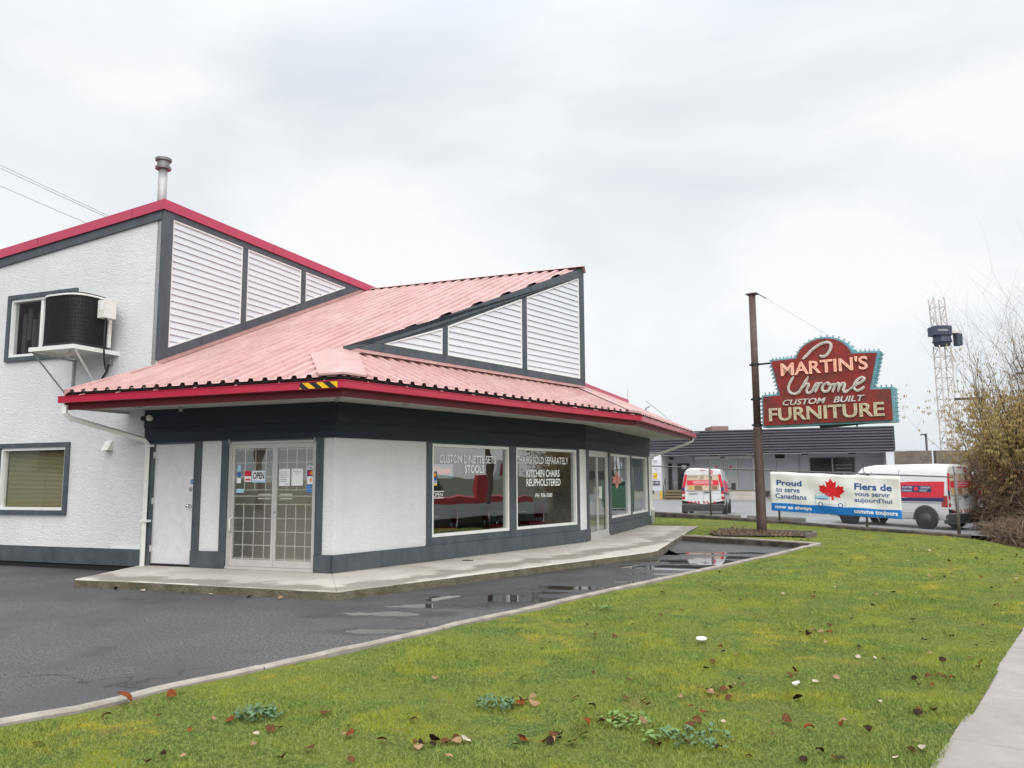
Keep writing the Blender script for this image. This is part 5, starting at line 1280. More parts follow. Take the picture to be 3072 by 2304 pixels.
def van(label, loc, head, group='white delivery vans in the service yard', near=True):
    v = thing('delivery_van', label, 'van', loc, math.pi/2-head, group)
    xs = [0,.10,.3,.8,1.4,2.0,2.6,2.85,3.0,3.18,3.35,3.55,3.72,3.95,4.1,4.2,4.28,4.36]; rows = []
    for x in xs:
        zb, zt = .30, itp(ZT,x); pts = []
        for t in TT:
            z = zb+(zt-zb)*t; pts.append((x+(xr(z) if x == 0 else 0), vhw(x,z), z))
        rows.append(pts+[(pts[-1][0],0,zt+.012)]+[(a,-b,c) for a,b,c in pts[::-1]])
    k = len(rows[0]); mb = MB(); mb.add([p for r_ in rows for p in r_], [(i*k+j,i*k+j+1,(i+1)*k+j+1,(i+1)*k+j) for i in range(len(rows)-1) for j in range(k-1)]+[(i*k+k-1,i*k,(i+1)*k,(i+1)*k+k-1) for i in range(len(rows)-1)])
    mb.add(rows[-1],[tuple(range(k))]); body = mb.build('body','van_white',v,True)
    def rear(y, z, o=0.0): return (xr(z)-.004-o, y, z)
    # rear doors, each half of the tailgate
    prof = [(vhw(0,.30+(1.93-.30)*t)-.015, .30+(1.93-.30)*t) for t in TT]
    for sg_ in (1,-1):
        q = [(sg_*y,z) for y,z in prof if z > .50]+[(sg_*.006,1.935),(sg_*.006,.50)]
        mb = MB(); n = len(q); mb.add([rear(y,z,.006) for y,z in q]+[(xr(z)+.05,y,z) for y,z in q],[tuple(range(n))]+[(i,(i+1)%n,n+(i+1)%n,n+i) for i in range(n)]); mb.build('rear_door','van_white',v)
    def rp(name, P, mt, o, par=v): return MB().poly([rear(y,z,o) for y,z in P]).build(name, mt, par)
    def rect(name, y0,y1,z0,z1, mt, o): return rp(name, [(y0,z0),(y1,z0),(y1,z1),(y0,z1)], mt, o)
    def rrect(name, y0,y1,z0,z1, mt, o, c=.05): return rp(name, [(y0+c,z0),(y1-c,z0),(y1,z0+c),(y1-.02,z1-c),(y1-c-.02,z1),(y0+c+.02,z1),(y0+.02,z1-c),(y0,z0+c)], mt, o)
    rrect('rear_window', .66,-.66,1.06,1.72,'grey_line',.0085); rrect('window_graphic', .645,-.645,1.075,1.705,'parcel_print',.0105)
    if near:
        rr = random.Random(3)
        for y0,y1,z0,z1,m_ in ((.60,.36,1.09,1.26,'parcel_gold'),(.34,.02,1.09,1.27,'leaf_tan'),(-.36,-.60,1.10,1.27,'leaf_tan'),(.10,-.05,1.53,1.69,'leaf_pale'),(-.26,-.38,1.52,1.66,'leaf_brown'),(.62,.2,1.6,1.69,'leaf_pale')): rect('graphic_box', y0,y1,z0,z1,m_,.0125)
    rect('graphic_tape', .64,-.64,1.285,1.50,'van_red',.014)
    for z in (1.34,1.40,1.45): rect('graphic_line', .40,-.42,z,z+.016,'paper',.0155)
    for s in (1,-1):
        tl = rp('tail_light', [(s*.86,.70),(s*.74,.70),(s*.735,1.05),(s*.845,1.05)],'tail_red',.012); rp('lens',[(s*.86,.82),(s*.742,.82),(s*.740,.93),(s*.853,.93)],'tail_clear',.015,tl)
        mb = MB(); mb.add([(.004,s*(vhw(.05,.70)+.008),.70),(.20,s*(vhw(.2,.70)+.006),.72),(.16,s*(vhw(.16,1.05)+.006),1.05),(.004,s*(vhw(.05,1.05)+.008),1.05)],[(0,1,2,3)]); mb.build('lens','tail_red',tl)
        for z0,z1,m_ in ((1.055,1.20,'van_navy'),(1.203,1.74,'van_red')):
            rp('pillar_stripe',[(s*(vhw(0,z0)-.01),z0),(s*(vhw(0,z0)-.125),z0),(s*(vhw(0,z1)-.115),z1),(s*(vhw(0,z1)-.01),z1)],m_,.011)
        # coloured band along the side
        for z0,z1,m_ in ((.87,.985,'van_navy'),(.988,1.48,'van_red')):
            X = list(np.linspace(.10,2.55,12)); mb = MB()
            zz = [z0,(z0+z1)/2,z1]
            mb.add([(x,s*(vhw(x,z-(.0 if i == 0 else .10*max(0,(x-1.2))/1.4*i*.5))+.006),z-(.0 if i == 0 else .10*max(0,(x-1.2))/1.4*i*.5)) for i,z in enumerate(zz) for x in X],[(j*12+i,j*12+i+1,(j+1)*12+i+1,(j+1)*12+i) for j in range(2) for i in range(11)]); mb.build('side_stripe',m_,v)
        mb = MB()
        def sd_(x, z, o=.010, s=s): return (x, s*(vhw(x,z)+o), z)
        mb.add([sd_(.50,1.15),sd_(1.50,1.15),sd_(1.50,1.355),sd_(.50,1.355)],[(0,1,2,3)]); pl = mb.build('side_plate','van_navy',v)
        for txt, zz0, a_, b_ in (('POSTES',1.27,.02,.38),('CANADA',1.27,.62,.98),('CANADA',1.17,.02,.38),('POST',1.17,.62,.88)):
            f_ = (lambda x, z, p, s=s: sd_(1.50-x if s > 0 else .50+x, z, .013))
            fit_text(txt,(a_+.01,b_-.01,zz0,zz0+.062),f_,0,bold=.01).build('lettering','white_paint',pl)
        MB().poly([sd_(1.00+.075*math.cos(t),1.252+.07*math.sin(t),.013) for t in np.linspace(0,6.283,14,endpoint=False)]).build('roundel','van_red',pl)
        mb = MB(); mb.add([sd_(2.62,1.10,.008),sd_(3.28,1.12,.008),sd_(3.02,1.72,.008),sd_(2.66,1.74,.008)],[(0,1,2,3)]); mb.build('side_window','van_glass',v)
        for xq, za, zb in ((1.62,.45,1.86),(2.58,.45,1.80),(3.34,.5,1.10)): MB().poly([sd_(xq,za,.012),sd_(xq+.012,za,.012),sd_(xq+.012,(za+zb)/2,.012),sd_(xq+.012,zb,.012),sd_(xq,zb,.012),sd_(xq,(za+zb)/2,.012)]).build('door_seam','ink',v)
        MB().box((1.72,s*.905-.012,.80),(1.92,s*.905+.018,.84)).build('side_handle','black_plastic',v); MB().box((.15,s*.895-.01,.825),(1.6,s*.895+.012,.845)).build('door_track','grey_line',v)
        for z in (.52,.60,.68): MB().box((1.1,s*.885-.01,z),(2.2,s*.885+.012,z+.025)).build('side_rib','van_white',v)
        MB().tube([sd_(2.98,1.10,.0),sd_(2.98,1.16,.18)],.03,6).box((2.9,s*1.02,1.06),(3.02,s*1.20,1.36)).build('mirror','black_plastic',v)
        for xw in (.72,3.45):
            mb = MB(); mb.add([(xw+.42*math.cos(t), s*(.905 if xw < 3 else .885), .335+.42*math.sin(t)) for t in np.linspace(-.1,math.pi+.1,16)]+[(xw+.34*math.cos(t), s*(.91 if xw < 3 else .89), .335+.34*math.sin(t)) for t in np.linspace(-.1,math.pi+.1,16)],[(i,i+1,17+i,16+i) for i in range(15)]); mb.build('wheel_arch','bumper',v)
            mb = MB(); mb.poly([(xw+.345*math.cos(t), s*.9085, .335+.345*math.sin(t)) for t in np.linspace(0,2*math.pi,24,endpoint=False)]); mb.build('wheel_well','black',v)
            ty = MB().lathe([(.20,-.10),(.30,-.10),(.325,-.07),(.325,.07),(.30,.10),(.20,.10)],(xw,s*.83,.325),24,axis='y').build('tyre','tyre',v,True)
            MB().lathe([(.205,-.108),(.19,-.06),(.05,-.07),(.04,-.10),(.004,-.10)] if s < 0 else [(.205,.108),(.19,.06),(.05,.07),(.04,.10),(.004,.10)],(xw,s*.83,.325),20,axis='y').build('rim','rim',ty,True)
    MB().box((-.10,-.86,.33),(.10,.86,.50)).box((-.085,-.80,.20),(.2,.80,.329)).build('rear_bumper','bumper',v)
    MB().box((-.10,-.865,.502),(.05,.865,.515)).build('bumper_line','grey_line',v)
    for y in (.58,.44,.30,.16,-.06,-.20,-.34,-.48): rp('hazard_stripe',[(y+.03,.535),(y-.03,.535),(y+.01,.635),(y+.07,.635)],'tail_red',.014)
    rect('licence_plate', .53,.22,.74,.90,'plate',.014); MB().box((-.045,.20,.93),(-.01,.58,.965)).build('plate_lamp','grey_line',v)
    MB().box((-.04,-.05,.985),(-.008,-.25,1.015)).build('handle','black_plastic',v); rect('badge', -.56,-.66,.70,.72,'ink',.012)
    fit_text('TRANSIT',(-.62,-.30,1.02,1.045),lambda x,z,p: rear(-x,z,.012),0,bold=.01).build('badge','ink',v)
    rg = rp('roundel',[(-.34+.095*math.cos(t),1.835+.085*math.sin(t)) for t in np.linspace(0,6.283,18,endpoint=False)],'van_red',.013)
    rp('roundel_mark',[(-.27,1.83),(-.34,1.87),(-.335,1.845),(-.41,1.845),(-.41,1.825),(-.335,1.82)],'paper',.0145,rg)
    rp('windscreen' if 0 else 'roof_lamp',[(.12,1.90),(-.12,1.90),(-.12,1.925),(.12,1.925)],'tail_red',.012)
    mb = MB(); X = [3.05,3.2,3.35,3.5,3.66]; mb.add([(x+.02,y*vhw(x,itp(ZT,x)-.03)*.93,itp(ZT,x)+.006-.02*abs(y)) for x in X for y in (-1,-.5,0,.5,1)],[(i*5+j,i*5+j+1,(i+1)*5+j+1,(i+1)*5+j) for i in range(4) for j in range(4)]); mb.build('windscreen','van_glass',v)
    return v
v1 = van('small white van with red striped rear window seen from behind', (7.96,33.75,lot_z(7.96,33.75)), D2R(18))
v2 = van('white van with red and navy side stripe half hidden by the banner', (15.05,27.0,lot_z(15.05,27.0)), D2R(-33)); v2.scale = (1.06,1.06,1.08)
v3 = van('white van standing deep behind the bush with a red stripe', (19.6,32.5,lot_z(19.6,32.5)), D2R(-36))

# ================================================================== POST DEPOT
PO = V(11.31,61.04,0); uP = -uA
def FP(s, z, p=0.0): return PO + uP*s + nA*p + Z*z
mat('depot_white', (.66,.67,.70), .7, var=.06, vscale=.8); mat('depot_grey', (.46,.48,.53), .75, var=.10, vscale=.5, bump=.3, bscale=3, bstretch=(.2,.2,5), bdist=.02); mat('canopy_metal', (.105,.102,.118), .45, metal=.2, var=.2, vscale=.3)
mat('brick_tan', (.22,.16,.12), .9, var=.35, vscale=3); mat('step_wood', (.30,.22,.10), .8, var=.3, vscale=4); mat('depot_glass', (.42,.48,.46), .12, coat=.4); mat('dark_glass', (.012,.014,.018), .1)
dp_ = thing('depot_building', 'long low grey depot with dark ribbed canopy behind the fenced yard', 'building', tuple(PO), world_coords=True)
def dpart(name, a, b, mt, par=dp_): return MB().box(a, b, FP).build(name, mt, par)
dpart('wall', (-22,0,-13),(16.1,3.6,-3.0),'depot_grey'); dpart('dock', (.25,0,-2.99),(16.1,.64,-.05),'concrete'); dpart('dock_edge',(.25,.642,-.4),(16.1,.68,-.0),'step_wood')
dpart('wall', (-22,0,-3.0),(-.02,3.55,-.02),'depot_white'); dpart('wall', (-22,0,-.018),(-.02,.62,.0),'concrete')
dpart('pillar', (15.55,.65,-2.9),(16.05,3.3,-.06),'depot_white')
cn = dpart('canopy', (-22,3.42,-3.4),(16.1,5.0,-.12),'canopy_metal')
for i in range(8):
    z = 3.40+i*.20; MB().prism([(-.115,z),(.02,z+.02),(.02,z+.125),(-.115,z+.15)],-22,16.12,lambda p,q,s: FP(s,q,p)).build('cladding_rib','canopy_metal',cn)
dpart('roof_edge',(-22,5.005,-13),(16.15,5.09,.03),'canopy_metal',cn)
MB().prism([(16.13,3.4),(16.16,3.4),(16.16,5.0),(16.13,5.0)],-13,-.1,FP).build('cladding_end','canopy_metal',cn)
mb = MB()
for i in range(24): mb.box((-1.2+i*.75,3.30+.02*math.sin(i*1.7),-.5),(-.45+i*.75-.0,3.33+.02*math.sin(i*1.7),-.1),FP)
mb.build('canopy_lining','soffit',cn)
for s in (3.5,6.5,10,13.2): dpart('canopy_lamp',(s,3.22,-1.2),(s+.5,3.30,-.9),'black_plastic',cn)
sdr = dpart('sliding_door_frame',(2.1,3.02,-2.98),(6.45,3.25,-2.85),'depot_white'); dpart('sensor',(4.05,3.1,-2.84),(4.35,3.17,-2.8),'black_plastic',sdr)
for a, b, m_ in ((2.15,3.18,'depot_grey'),(3.22,4.22,'depot_glass'),(4.28,5.28,'depot_glass'),(5.32,6.40,'depot_grey')):
    d = dpart('sliding_panel',(a,.66,-2.97),(b,3.0,-2.90),m_,dp_)
    if m_ == 'depot_glass':
        MB().box((a,.66,-2.899),(b,1.85,-2.885),FP).build('frosted_lower','soffit',d); MB().poly([FP((a+b)/2+.09*math.cos(t),2.42+.09*math.sin(t),-2.88) for t in np.linspace(0,6.283,12,endpoint=False)]).build('sticker','van_red',d)
        MB().box((a,.66,-2.895),(a+.06,3.0,-2.87),FP).box((b-.06,.66,-2.895),(b,3.0,-2.87),FP).build('stile','depot_white',d)
dpart('door_frame',(6.42,.66,-2.98),(6.55,3.05,-2.85),'depot_white')
sdoor = dpart('staff_door',(.72,.66,-2.97),(1.66,2.72,-2.9),'dark_glass'); dpart('notice',(1.05,2.32,-2.89),(1.42,2.6,-2.88),'paper',sdoor); dpart('notice',(1.22,1.65,-2.89),(1.5,2.05,-2.88),'depot_white',sdoor)
dpart('narrow_door',(-.0,.66,-2.97),(.28,2.75,-2.9),'dark_glass')
wn_ = dpart('window',(10.55,1.4,-2.97),(13.6,3.0,-2.9),'dark_glass'); dpart('mullion',(12.05,1.4,-2.9),(12.15,3.0,-2.87),'grey_line',wn_)
for a,b,z0,z1 in ((12.3,13.4,2.45,2.5),(12.3,13.4,2.2,2.25),(12.3,13.4,1.95,2.0)): dpart('blind_slat',(a,z0,-2.89),(b,z1,-2.88),'grey_line',wn_)
dpart('sign_plate',(8.1,3.02,-2.97),(8.75,3.30,-2.94),'black'); dpart('sign_plate',(8.2,2.55,-2.97),(8.62,2.85,-2.95),'soffit'); dpart('conduit',(9.75,1.9,-2.97),(9.80,3.3,-2.93),'grey_line'); dpart('conduit',(1.95,2.75,-2.97),(1.99,3.3,-2.93),'grey_line'); dpart('conduit',(.6,3.28,-2.97),(1.99,3.32,-2.93),'grey_line')
dpart('wall_lamp',(.15,3.05,-2.97),(.4,3.2,-2.8),'black_plastic'); dpart('wall_lamp',(-.55,2.95,.0),(-.3,3.02,.25),'white_paint')
for z in (3.05,3.12,3.19,3.26,3.33,3.4): dpart('louvre_blade',(-1.4,z,.0),(-.55,z+.035,.03),'grey_line')
sgp = dpart('yellow_notice',(-.62,1.55,.0),(-.34,1.98,.02),'yellow'); dpart('notice_band',(-.60,1.72,.021),(-.36,1.76,.03),'black',sgp)
sgb = dpart('grey_notice',(-.86,1.05,.0),(-.16,1.38,.02),'slate')
mb = MB()
for i in range(3): mb.box((-.80,1.26-i*.06,.021),(-.62+.04*(i%2),1.285-i*.06,.025),FP)
for i in range(2): mb.box((-.48,1.26-i*.06,.021),(-.26,1.285-i*.06,.025),FP)
mb.build('notice_print','paper',sgb)
MB().poly([FP(-.50,2.30,.004),FP(-.42,2.22,.004),FP(-.44,2.30,.004)]).poly([FP(-.36,2.30,.004),FP(-.34,2.22,.004),FP(-.30,2.28,.004)]).build('graffito','black',dp_)
dpart('electric_box',(-.85,.40,.0),(-.62,.68,.08),'black_plastic')
dpart('corner_guard',(-.14,0,.002),(.02,.64,.03),'yellow')
for s in (7.0,10.2): dpart('dock_bumper',(s,.25,-.04),(s+.75,.60,.10),'black')
st_ = thing('dock_steps', 'short flight of wooden steps up to the depot dock', 'steps', tuple(FP(.9,0,.4)), world_coords=True)
for i in range(3): MB().box((.3,.17+i*.19,.72-i*.26),(1.75,.23+i*.19,.98-i*.26),FP).build('tread','step_wood',st_); MB().box((.3,0 if i == 0 else .05+i*.19,.72-i*.26),(1.75,.168+i*.19,.76-i*.26),FP).build('riser','step_wood',st_)
MB().tube([FP(.28,.2,.9),FP(.28,.95,.85),FP(.28,1.6,.1),FP(.28,.7,.1)],.03,6).build('handrail','black',st_)
bn = thing('bin', 'grey cylindrical waste bin on the depot dock beside the staff door', 'bin', tuple(FP(.55,.68,-1.6)), world_coords=True)
MB().lathe([(.21,.66),(.23,1.35),(.235,1.38),(.2,1.40)],(0,0,0),14,fr=lambda x,y,z: FP(.58+x,z,-2.4+y)).build('drum','galvanised',bn,True); MB().lathe([(.24,1.401),(.22,1.44),(.05,1.46)],(0,0,0),14,fr=lambda x,y,z: FP(.58+x,z,-2.4+y)).build('rim','galvanised',bn)
mat('dumpster_green', (.02,.17,.06), .5, var=.3, vscale=2)
du = thing('dumpster', 'green steel waste container in the yard behind the banner', 'dumpster', (14.3,38.5,lot_z(14.3,38.5)), .9)
MB().prism([(-1.0,.12),(1.0,.12),(1.1,1.25),(.9,1.45),(-1.1,1.25)],-.8,.8,lambda x,z,y:(x,y,z)).build('tub','dumpster_green',du)
for y in (-.4,.4): MB().box((-1.12,y-.38,1.42),(.95,y+.38,1.47)).build('lid','dumpster_green',du)

# ================================================================== FAR BUILDINGS, CRANE, LAMP POSTS, WIRES
mat('haze_brick', (.27,.17,.15), .9, var=.2, vscale=.5); mat('parkade_stone', (.20,.165,.135), .9, var=.45, vscale=1.2, dirt=.5, dscale=.8, dirtcol=(.09,.08,.07))
pk = thing('parking_structure', 'weathered brown parapet of a low parkade right of the depot', 'building', (50,76,0), world_coords=True)
for a, b in ((33,39.2),(39.6,47),(47.4,58),(58.4,72)): MB().box((a,75,2.55),(b,75.5,4.0)).build('parapet','parkade_stone',pk)
MB().box((30,75.3,0),(75,90,2.54)).build('wall','parkade_stone',pk); mb = MB()
for i in range(9): MB().box((33+i*4.6,75.2,1.5),(36.6+i*4.6,75.29,2.3)).build('opening','dark_gap',pk)
bk = thing('brick_tower_block', 'distant red brick block rising behind the depot roof', 'building', (35.5,140,0), world_coords=True)
MB().box((33.4,140,0),(41.5,152,9.4)).build('wall','haze_brick',bk); MB().box((35.2,140.5,9.4),(38.0,146,10.6)).build('penthouse','haze_brick',bk); MB().box((38.1,141,9.41),(46,150,10.0)).build('plant_room','depot_grey',bk)
for i in range(4): MB().box((34.2+i*1.9,139.9,7.9),(35.2+i*1.9,139.99,8.9)).build('window','dark_glass',bk)
mat('crane_paint', (.60,.55,.52), .6); mat('crane_navy', (.03,.045,.085), .5); mat('crane_white', (.66,.64,.62), .6)
CX, CY = 71.0, 130.0
cr = thing('tower_crane', 'cream lattice tower crane with navy cab far behind the depot', 'crane', (CX,CY,0), world_coords=True)
def lattice(p0, p1, w, n, r0=.12, r1=.06):
    p0, p1 = np.array(p0,float), np.array(p1,float); mb = MB(); cs_ = [(-1,-1),(1,-1),(1,1),(-1,1)]
    for a,b in cs_: mb.tube([p0+V(a*w,b*w,0),p1+V(a*w,b*w,0)],r0,4)
    for i in range(n):
        q0 = p0+(p1-p0)*i/n; q1 = p0+(p1-p0)*(i+1)/n
        for k in range(4):
            a, b = cs_[k], cs_[(k+1)%4]
            if i % 2: a, b = b, a
            mb.tube([q0+V(a[0]*w,a[1]*w,0),q1+V(b[0]*w,b[1]*w,0)],r1,3); mb.tube([q0+V(a[0]*w,a[1]*w,0),q0+V(b[0]*w,b[1]*w,0)],r1,3)
    return mb
lattice((CX,CY,0),(CX-.15,CY,22.9),.95,13).build('mast','crane_paint',cr)
lattice((CX-.35,CY,26.2),(CX-.6,CY,30.9),.85,3).build('jib','crane_paint',cr)
MB().lathe([(1.15,22.9),(1.3,23.4),(1.5,23.5),(1.3,24.4),(1.5,24.6)],(CX-.1,CY,0),12).build('slew_ring','crane_navy',cr)
MB().box((CX-1.75,CY-1.2,24.6),(CX+1.0,CY+1.2,26.1)).build('machine_house','crane_navy',cr); MB().box((CX+1.9,CY-.9,22.9),(CX+2.8,CY+.3,24.8)).build('cab','crane_navy',cr); MB().box((CX+1.0,CY-1,24.9),(CX+2.6,CY+1,25.3)).build('platform','crane_white',cr)
MB().box((CX-1.3,CY-1.25,25.2),(CX+.3,CY-1.21,25.5)).build('lettering_strip','grey_line',cr)
mb = MB()
for x in (-2.1,-1.2,-.3,.6): mb.tube([(CX+x,CY-1.3,26.1),(CX+x,CY-1.3,27.3)],.04,4)
mb.tube([(CX-2.1,CY-1.3,27.3),(CX+.6,CY-1.3,27.3)],.04,4).tube([(CX-2.1,CY-1.3,26.7),(CX+.6,CY-1.3,26.7)],.03,4).tube([(CX+1.0,CY-1,26.3),(CX+2.7,CY-1,26.1)],.04,4).tube([(CX+2.7,CY-1,26.1),(CX+2.7,CY-1,24.9)],.04,4); tag(mb.build('guard_rail','crane_white',cr),kind='stuff')
MB().tube([(CX-1.4,CY,26.2),(CX-.9,CY,30)],.03,4).build('stay_cable','crane_white',cr); MB().tube([(CX+.9,CY,26.2),(CX-.1,CY,30)],.03,4).build('stay_cable','crane_white',cr); MB().add([(CX+1.1,CY,22.6),(CX+1.9,CY,20.2),(CX+1.1,CY,20.0)],[(0,1,2)]).tube([(CX+1.1,CY,22.6),(CX+2.0,CY,20.1)],.05,4).build('ladder_bracket','crane_paint',cr)
mat('lamp_metal', (.055,.050,.052), .5)
for x, y, h, arm, lab in ((41.35,80,5.85,-.5,'short parking lamp post beyond the low parkade'),(26.6,45,6.05,-1.5,'lamp post with a flat head reaching left out of the bush'),(30.6,45,7.5,-1.9,'tall lamp post at the right edge above the bush')):
    lp = thing('lamp_post', lab, 'lamp post', (x,y,0), group='parking lot lamp posts'); MB().tube([(0,0,-.5),(0,0,h)],.11,8).build('post','lamp_metal' if y > 60 else 'galvanised',lp,True); MB().prism([(0,h-.02),(arm,h-.06),(arm,h-.18),(0,h-.14)],-.18,.18,lambda x,z,y_: (x,y_,z)).build('lamp_head','lamp_metal',lp)
for i, (a, b, c) in enumerate((((-44,40,26.4),(-20.8,40,15.25),(-13,40,11.9)),((-44,40,26.15),(-20.85,40,15.15),(-13,40,11.8)),((-44,40,24.6),(-21.9,40,14.85),(-13,40,11.0)))):
    P = smooth_path([a,b,c],8); tag(MB().tube(P,.022,5).build('power_line','wire_grey'), ('uppermost','middle','lowest')[i]+' of the three overhead wires slanting down behind the tower', 'power line', 'overhead wires')
P = smooth_path([FC(7.9,4.15,-.1),(FC(7.9,4.15,-.1)+PO+V(3,0,5.0))/2-Z*.35,PO+V(3,0,5.0)],5); tag(MB().tube(P,.012,4).build('service_wire','wire_grey'),'thin service wire from the shop roof to the depot','power line')

# ================================================================== HAZEL BUSH AND BARE TREES
mat('twig', (.115,.082,.055), .85, var=.4, vscale=4); mat('twig_grey', (.15,.125,.105), .85, var=.3, vscale=4); mat('catkin', (.42,.315,.115), .75, col2=(.27,.18,.075), vscale=6); mat('dead_brush', (.24,.17,.115), .9, col2=(.12,.085,.06), vscale=3); mat('ivy', (.045,.040,.020), .6, var=.5, vscale=8); mat('red_leaf', (.40,.07,.03), .7, var=.4, vscale=9)
r = random.Random(21)
def branch(mb, p, d, L_, r0, depth, ends, up=.12, wig=.18, n=5, sides=4, kids=(3,5), spread=.75):
    pts = [p.copy()]; dd = d.copy()
    for i in range(n):
        dd = dd+Vector((r.gauss(0,wig),r.gauss(0,wig),r.gauss(0,wig)*.6+up))*.5; dd.normalize(); pts.append(pts[-1]+dd*(L_/n))
    rs = [r0*(1-.75*i/n) for i in range(n+1)]; mb.tube(pts, rs, sides, cap=False)
    if depth == 0: ends.append(pts); return
    for k in range(r.randint(*kids)):
        i = r.randint(1,n); q = pts[i]; ax = Vector((r.gauss(0,1),r.gauss(0,1),r.gauss(0,.5)+.35)); nd = (dd*(1-spread)+ax.normalized()*spread).normalized()
        branch(mb, q, nd, L_*r.uniform(.32,.6), rs[i]*.62, depth-1, ends, up, wig*1.15, max(3,n-1), 3, kids, spread)
    ends.append(pts)
def rod(mb, p, d, L_, w):
    s_ = Vector((r.gauss(0,1),r.gauss(0,1),0)); s_ = s_.normalized()*w if s_.length > 1e-3 else Vector((w,0,0)); t_ = d.cross(s_).normalized()*w; a = p+d*(L_*.5); e = p+d*L_
    mb.add([p,a+s_,a+t_,a-s_,a-t_,e],[(0,1,2),(0,2,3),(0,3,4),(0,4,1),(5,2,1),(5,3,2),(5,4,3),(5,1,4)])
BC = Vector((18.4,26.5,lawn_z(16.6,24.9)-.08))
bush = thing('hazel_bush', 'large straggling bush with golden catkins at the right end of the fence', 'bush', tuple(BC))
mb = MB(); ends = []
for i in range(190):
    a = r.uniform(0,6.28); rad = 1.75*math.sqrt(r.random()); p = Vector((rad*math.cos(a)*1.25,rad*math.sin(a),0)); out = Vector((p.x*.10+r.gauss(0,.10),p.y*.14+r.gauss(0,.10),1)).normalized()
    branch(mb, p, out, r.uniform(2.4,5.0) if i > 60 else r.uniform(5.0,6.8), r.uniform(.020,.042), 2, ends, .13, .12, 6, 4, (4,7), .50)
tag(mb.build('stems','twig',bush), kind='stuff')
mb = MB()
for pts in ends:
    for k in range(10):
        i = r.randint(1,len(pts)-1); p = pts[i]
        if p.z < .7 or r.random() > itp([(0,.1),(.9,.25),(1.6,.5),(2.4,1.0),(3.6,1.0),(4.6,.5),(5.4,.08),(7,.0)],p.z): continue
        for q in range(r.randint(1,3)): rod(mb, p+Vector((r.gauss(0,.05),r.gauss(0,.05),0)), Vector((r.gauss(0,.18),r.gauss(0,.18),-1)).normalized(), r.uniform(.08,.17), r.uniform(.010,.017))
tag(mb.build('catkins','catkin',bush), kind='stuff')
mb = MB()
for i in range(13000):
    a = r.uniform(0,6.28); rad = 2.35*math.sqrt(r.random()); p = Vector((rad*math.cos(a)*1.25,rad*math.sin(a),r.uniform(-.1,2.7)**1.0)); d = Vector((p.x*.25+r.gauss(0,.5),p.y*.25+r.gauss(0,.5),r.gauss(.1,.8))).normalized(); L_ = r.uniform(.3,1.0)
    e = p+d*L_*.5; f_ = e+(d+Vector((r.gauss(0,.3),r.gauss(0,.3),-.7))).normalized()*L_*.5; mb.tube([p,e,f_],[.009,.007,.004],3,cap=False)
for i in range(8000):
    a = r.uniform(0,6.28); rad = 1.5*math.sqrt(r.random()); p = Vector((-1.9+rad*math.cos(a)*1.5,-2.0+rad*math.sin(a)*.8,r.uniform(-.15,1.15)*(1-.45*rad/1.5))); d = Vector((r.gauss(0,.5),r.gauss(0,.5),r.gauss(.3,.7))).normalized(); L_ = r.uniform(.25,.7)
    e = p+d*L_*.5; f_ = e+(d+Vector((r.gauss(0,.3),r.gauss(0,.3),-.8))).normalized()*L_*.5; mb.tube([p,e,f_],[.009,.007,.004],3,cap=False)
tag(mb.build('dead_brush','dead_brush',bush), kind='stuff')
mb = MB()
for i in range(9000):
    a = r.uniform(0,6.28); rad = 1.95*math.sqrt(r.random()); p = Vector((rad*math.cos(a)*1.2,rad*math.sin(a),abs(r.gauss(1.3,.9)))); b = Vector((r.gauss(0,1),r.gauss(0,1),r.gauss(0,1))).normalized(); c = b.orthogonal().normalized(); s_ = r.uniform(.03,.07); mb.add([p-b*s_,p+c*s_*.6,p+b*s_,p-c*s_*.6],[(0,1,2,3)])
tag(mb.build('undergrowth','ivy',bush), kind='stuff')
mb = MB()
for i in range(260):
    p = Vector((-2.3+r.gauss(0,.3),-.6+r.gauss(0,.4),2.25+r.gauss(0,.25))); rod(mb,p,Vector((r.gauss(0,.5),r.gauss(0,.5),-1)).normalized(),r.uniform(.05,.11),.016)
tag(mb.build('red_leaves','red_leaf',bush), kind='stuff')
def bare_tree(x, y, z, h, label, group=None, stems=1, r0=.10, seed=1, matn='twig_grey', depth=4):
    global r
    r = random.Random(seed); t = thing('bare_tree', label, 'tree', (x,y,z), 0, group); mb = MB(); tr = MB(); e = []
    tr.tube([(0,0,-.3),(0.02,0,h*.18),(.0,.03,h*.32)],[r0*1.3,r0,r0*.85],8); tr.build('trunk',matn,t,True)
    for k in range(7): branch(mb, Vector((0,.02,h*(.16+.025*k))), Vector((r.gauss(0,.24),r.gauss(0,.24),1)).normalized(), h*r.uniform(.48,.68), r0*.6, depth-1, e, .08, .17, 6, 4, (3,5), .55)
    tag(mb.build('crown',matn,t), kind='stuff'); return t
bare_tree(21.0,30.3,-.4,8.2,'bare winter tree rising behind the hazel bush','bare trees behind the bush',seed=5)
bare_tree(25.0,36.5,-.4,9.6,'taller bare tree at the right edge behind the lamp post','bare trees behind the bush',seed=8)

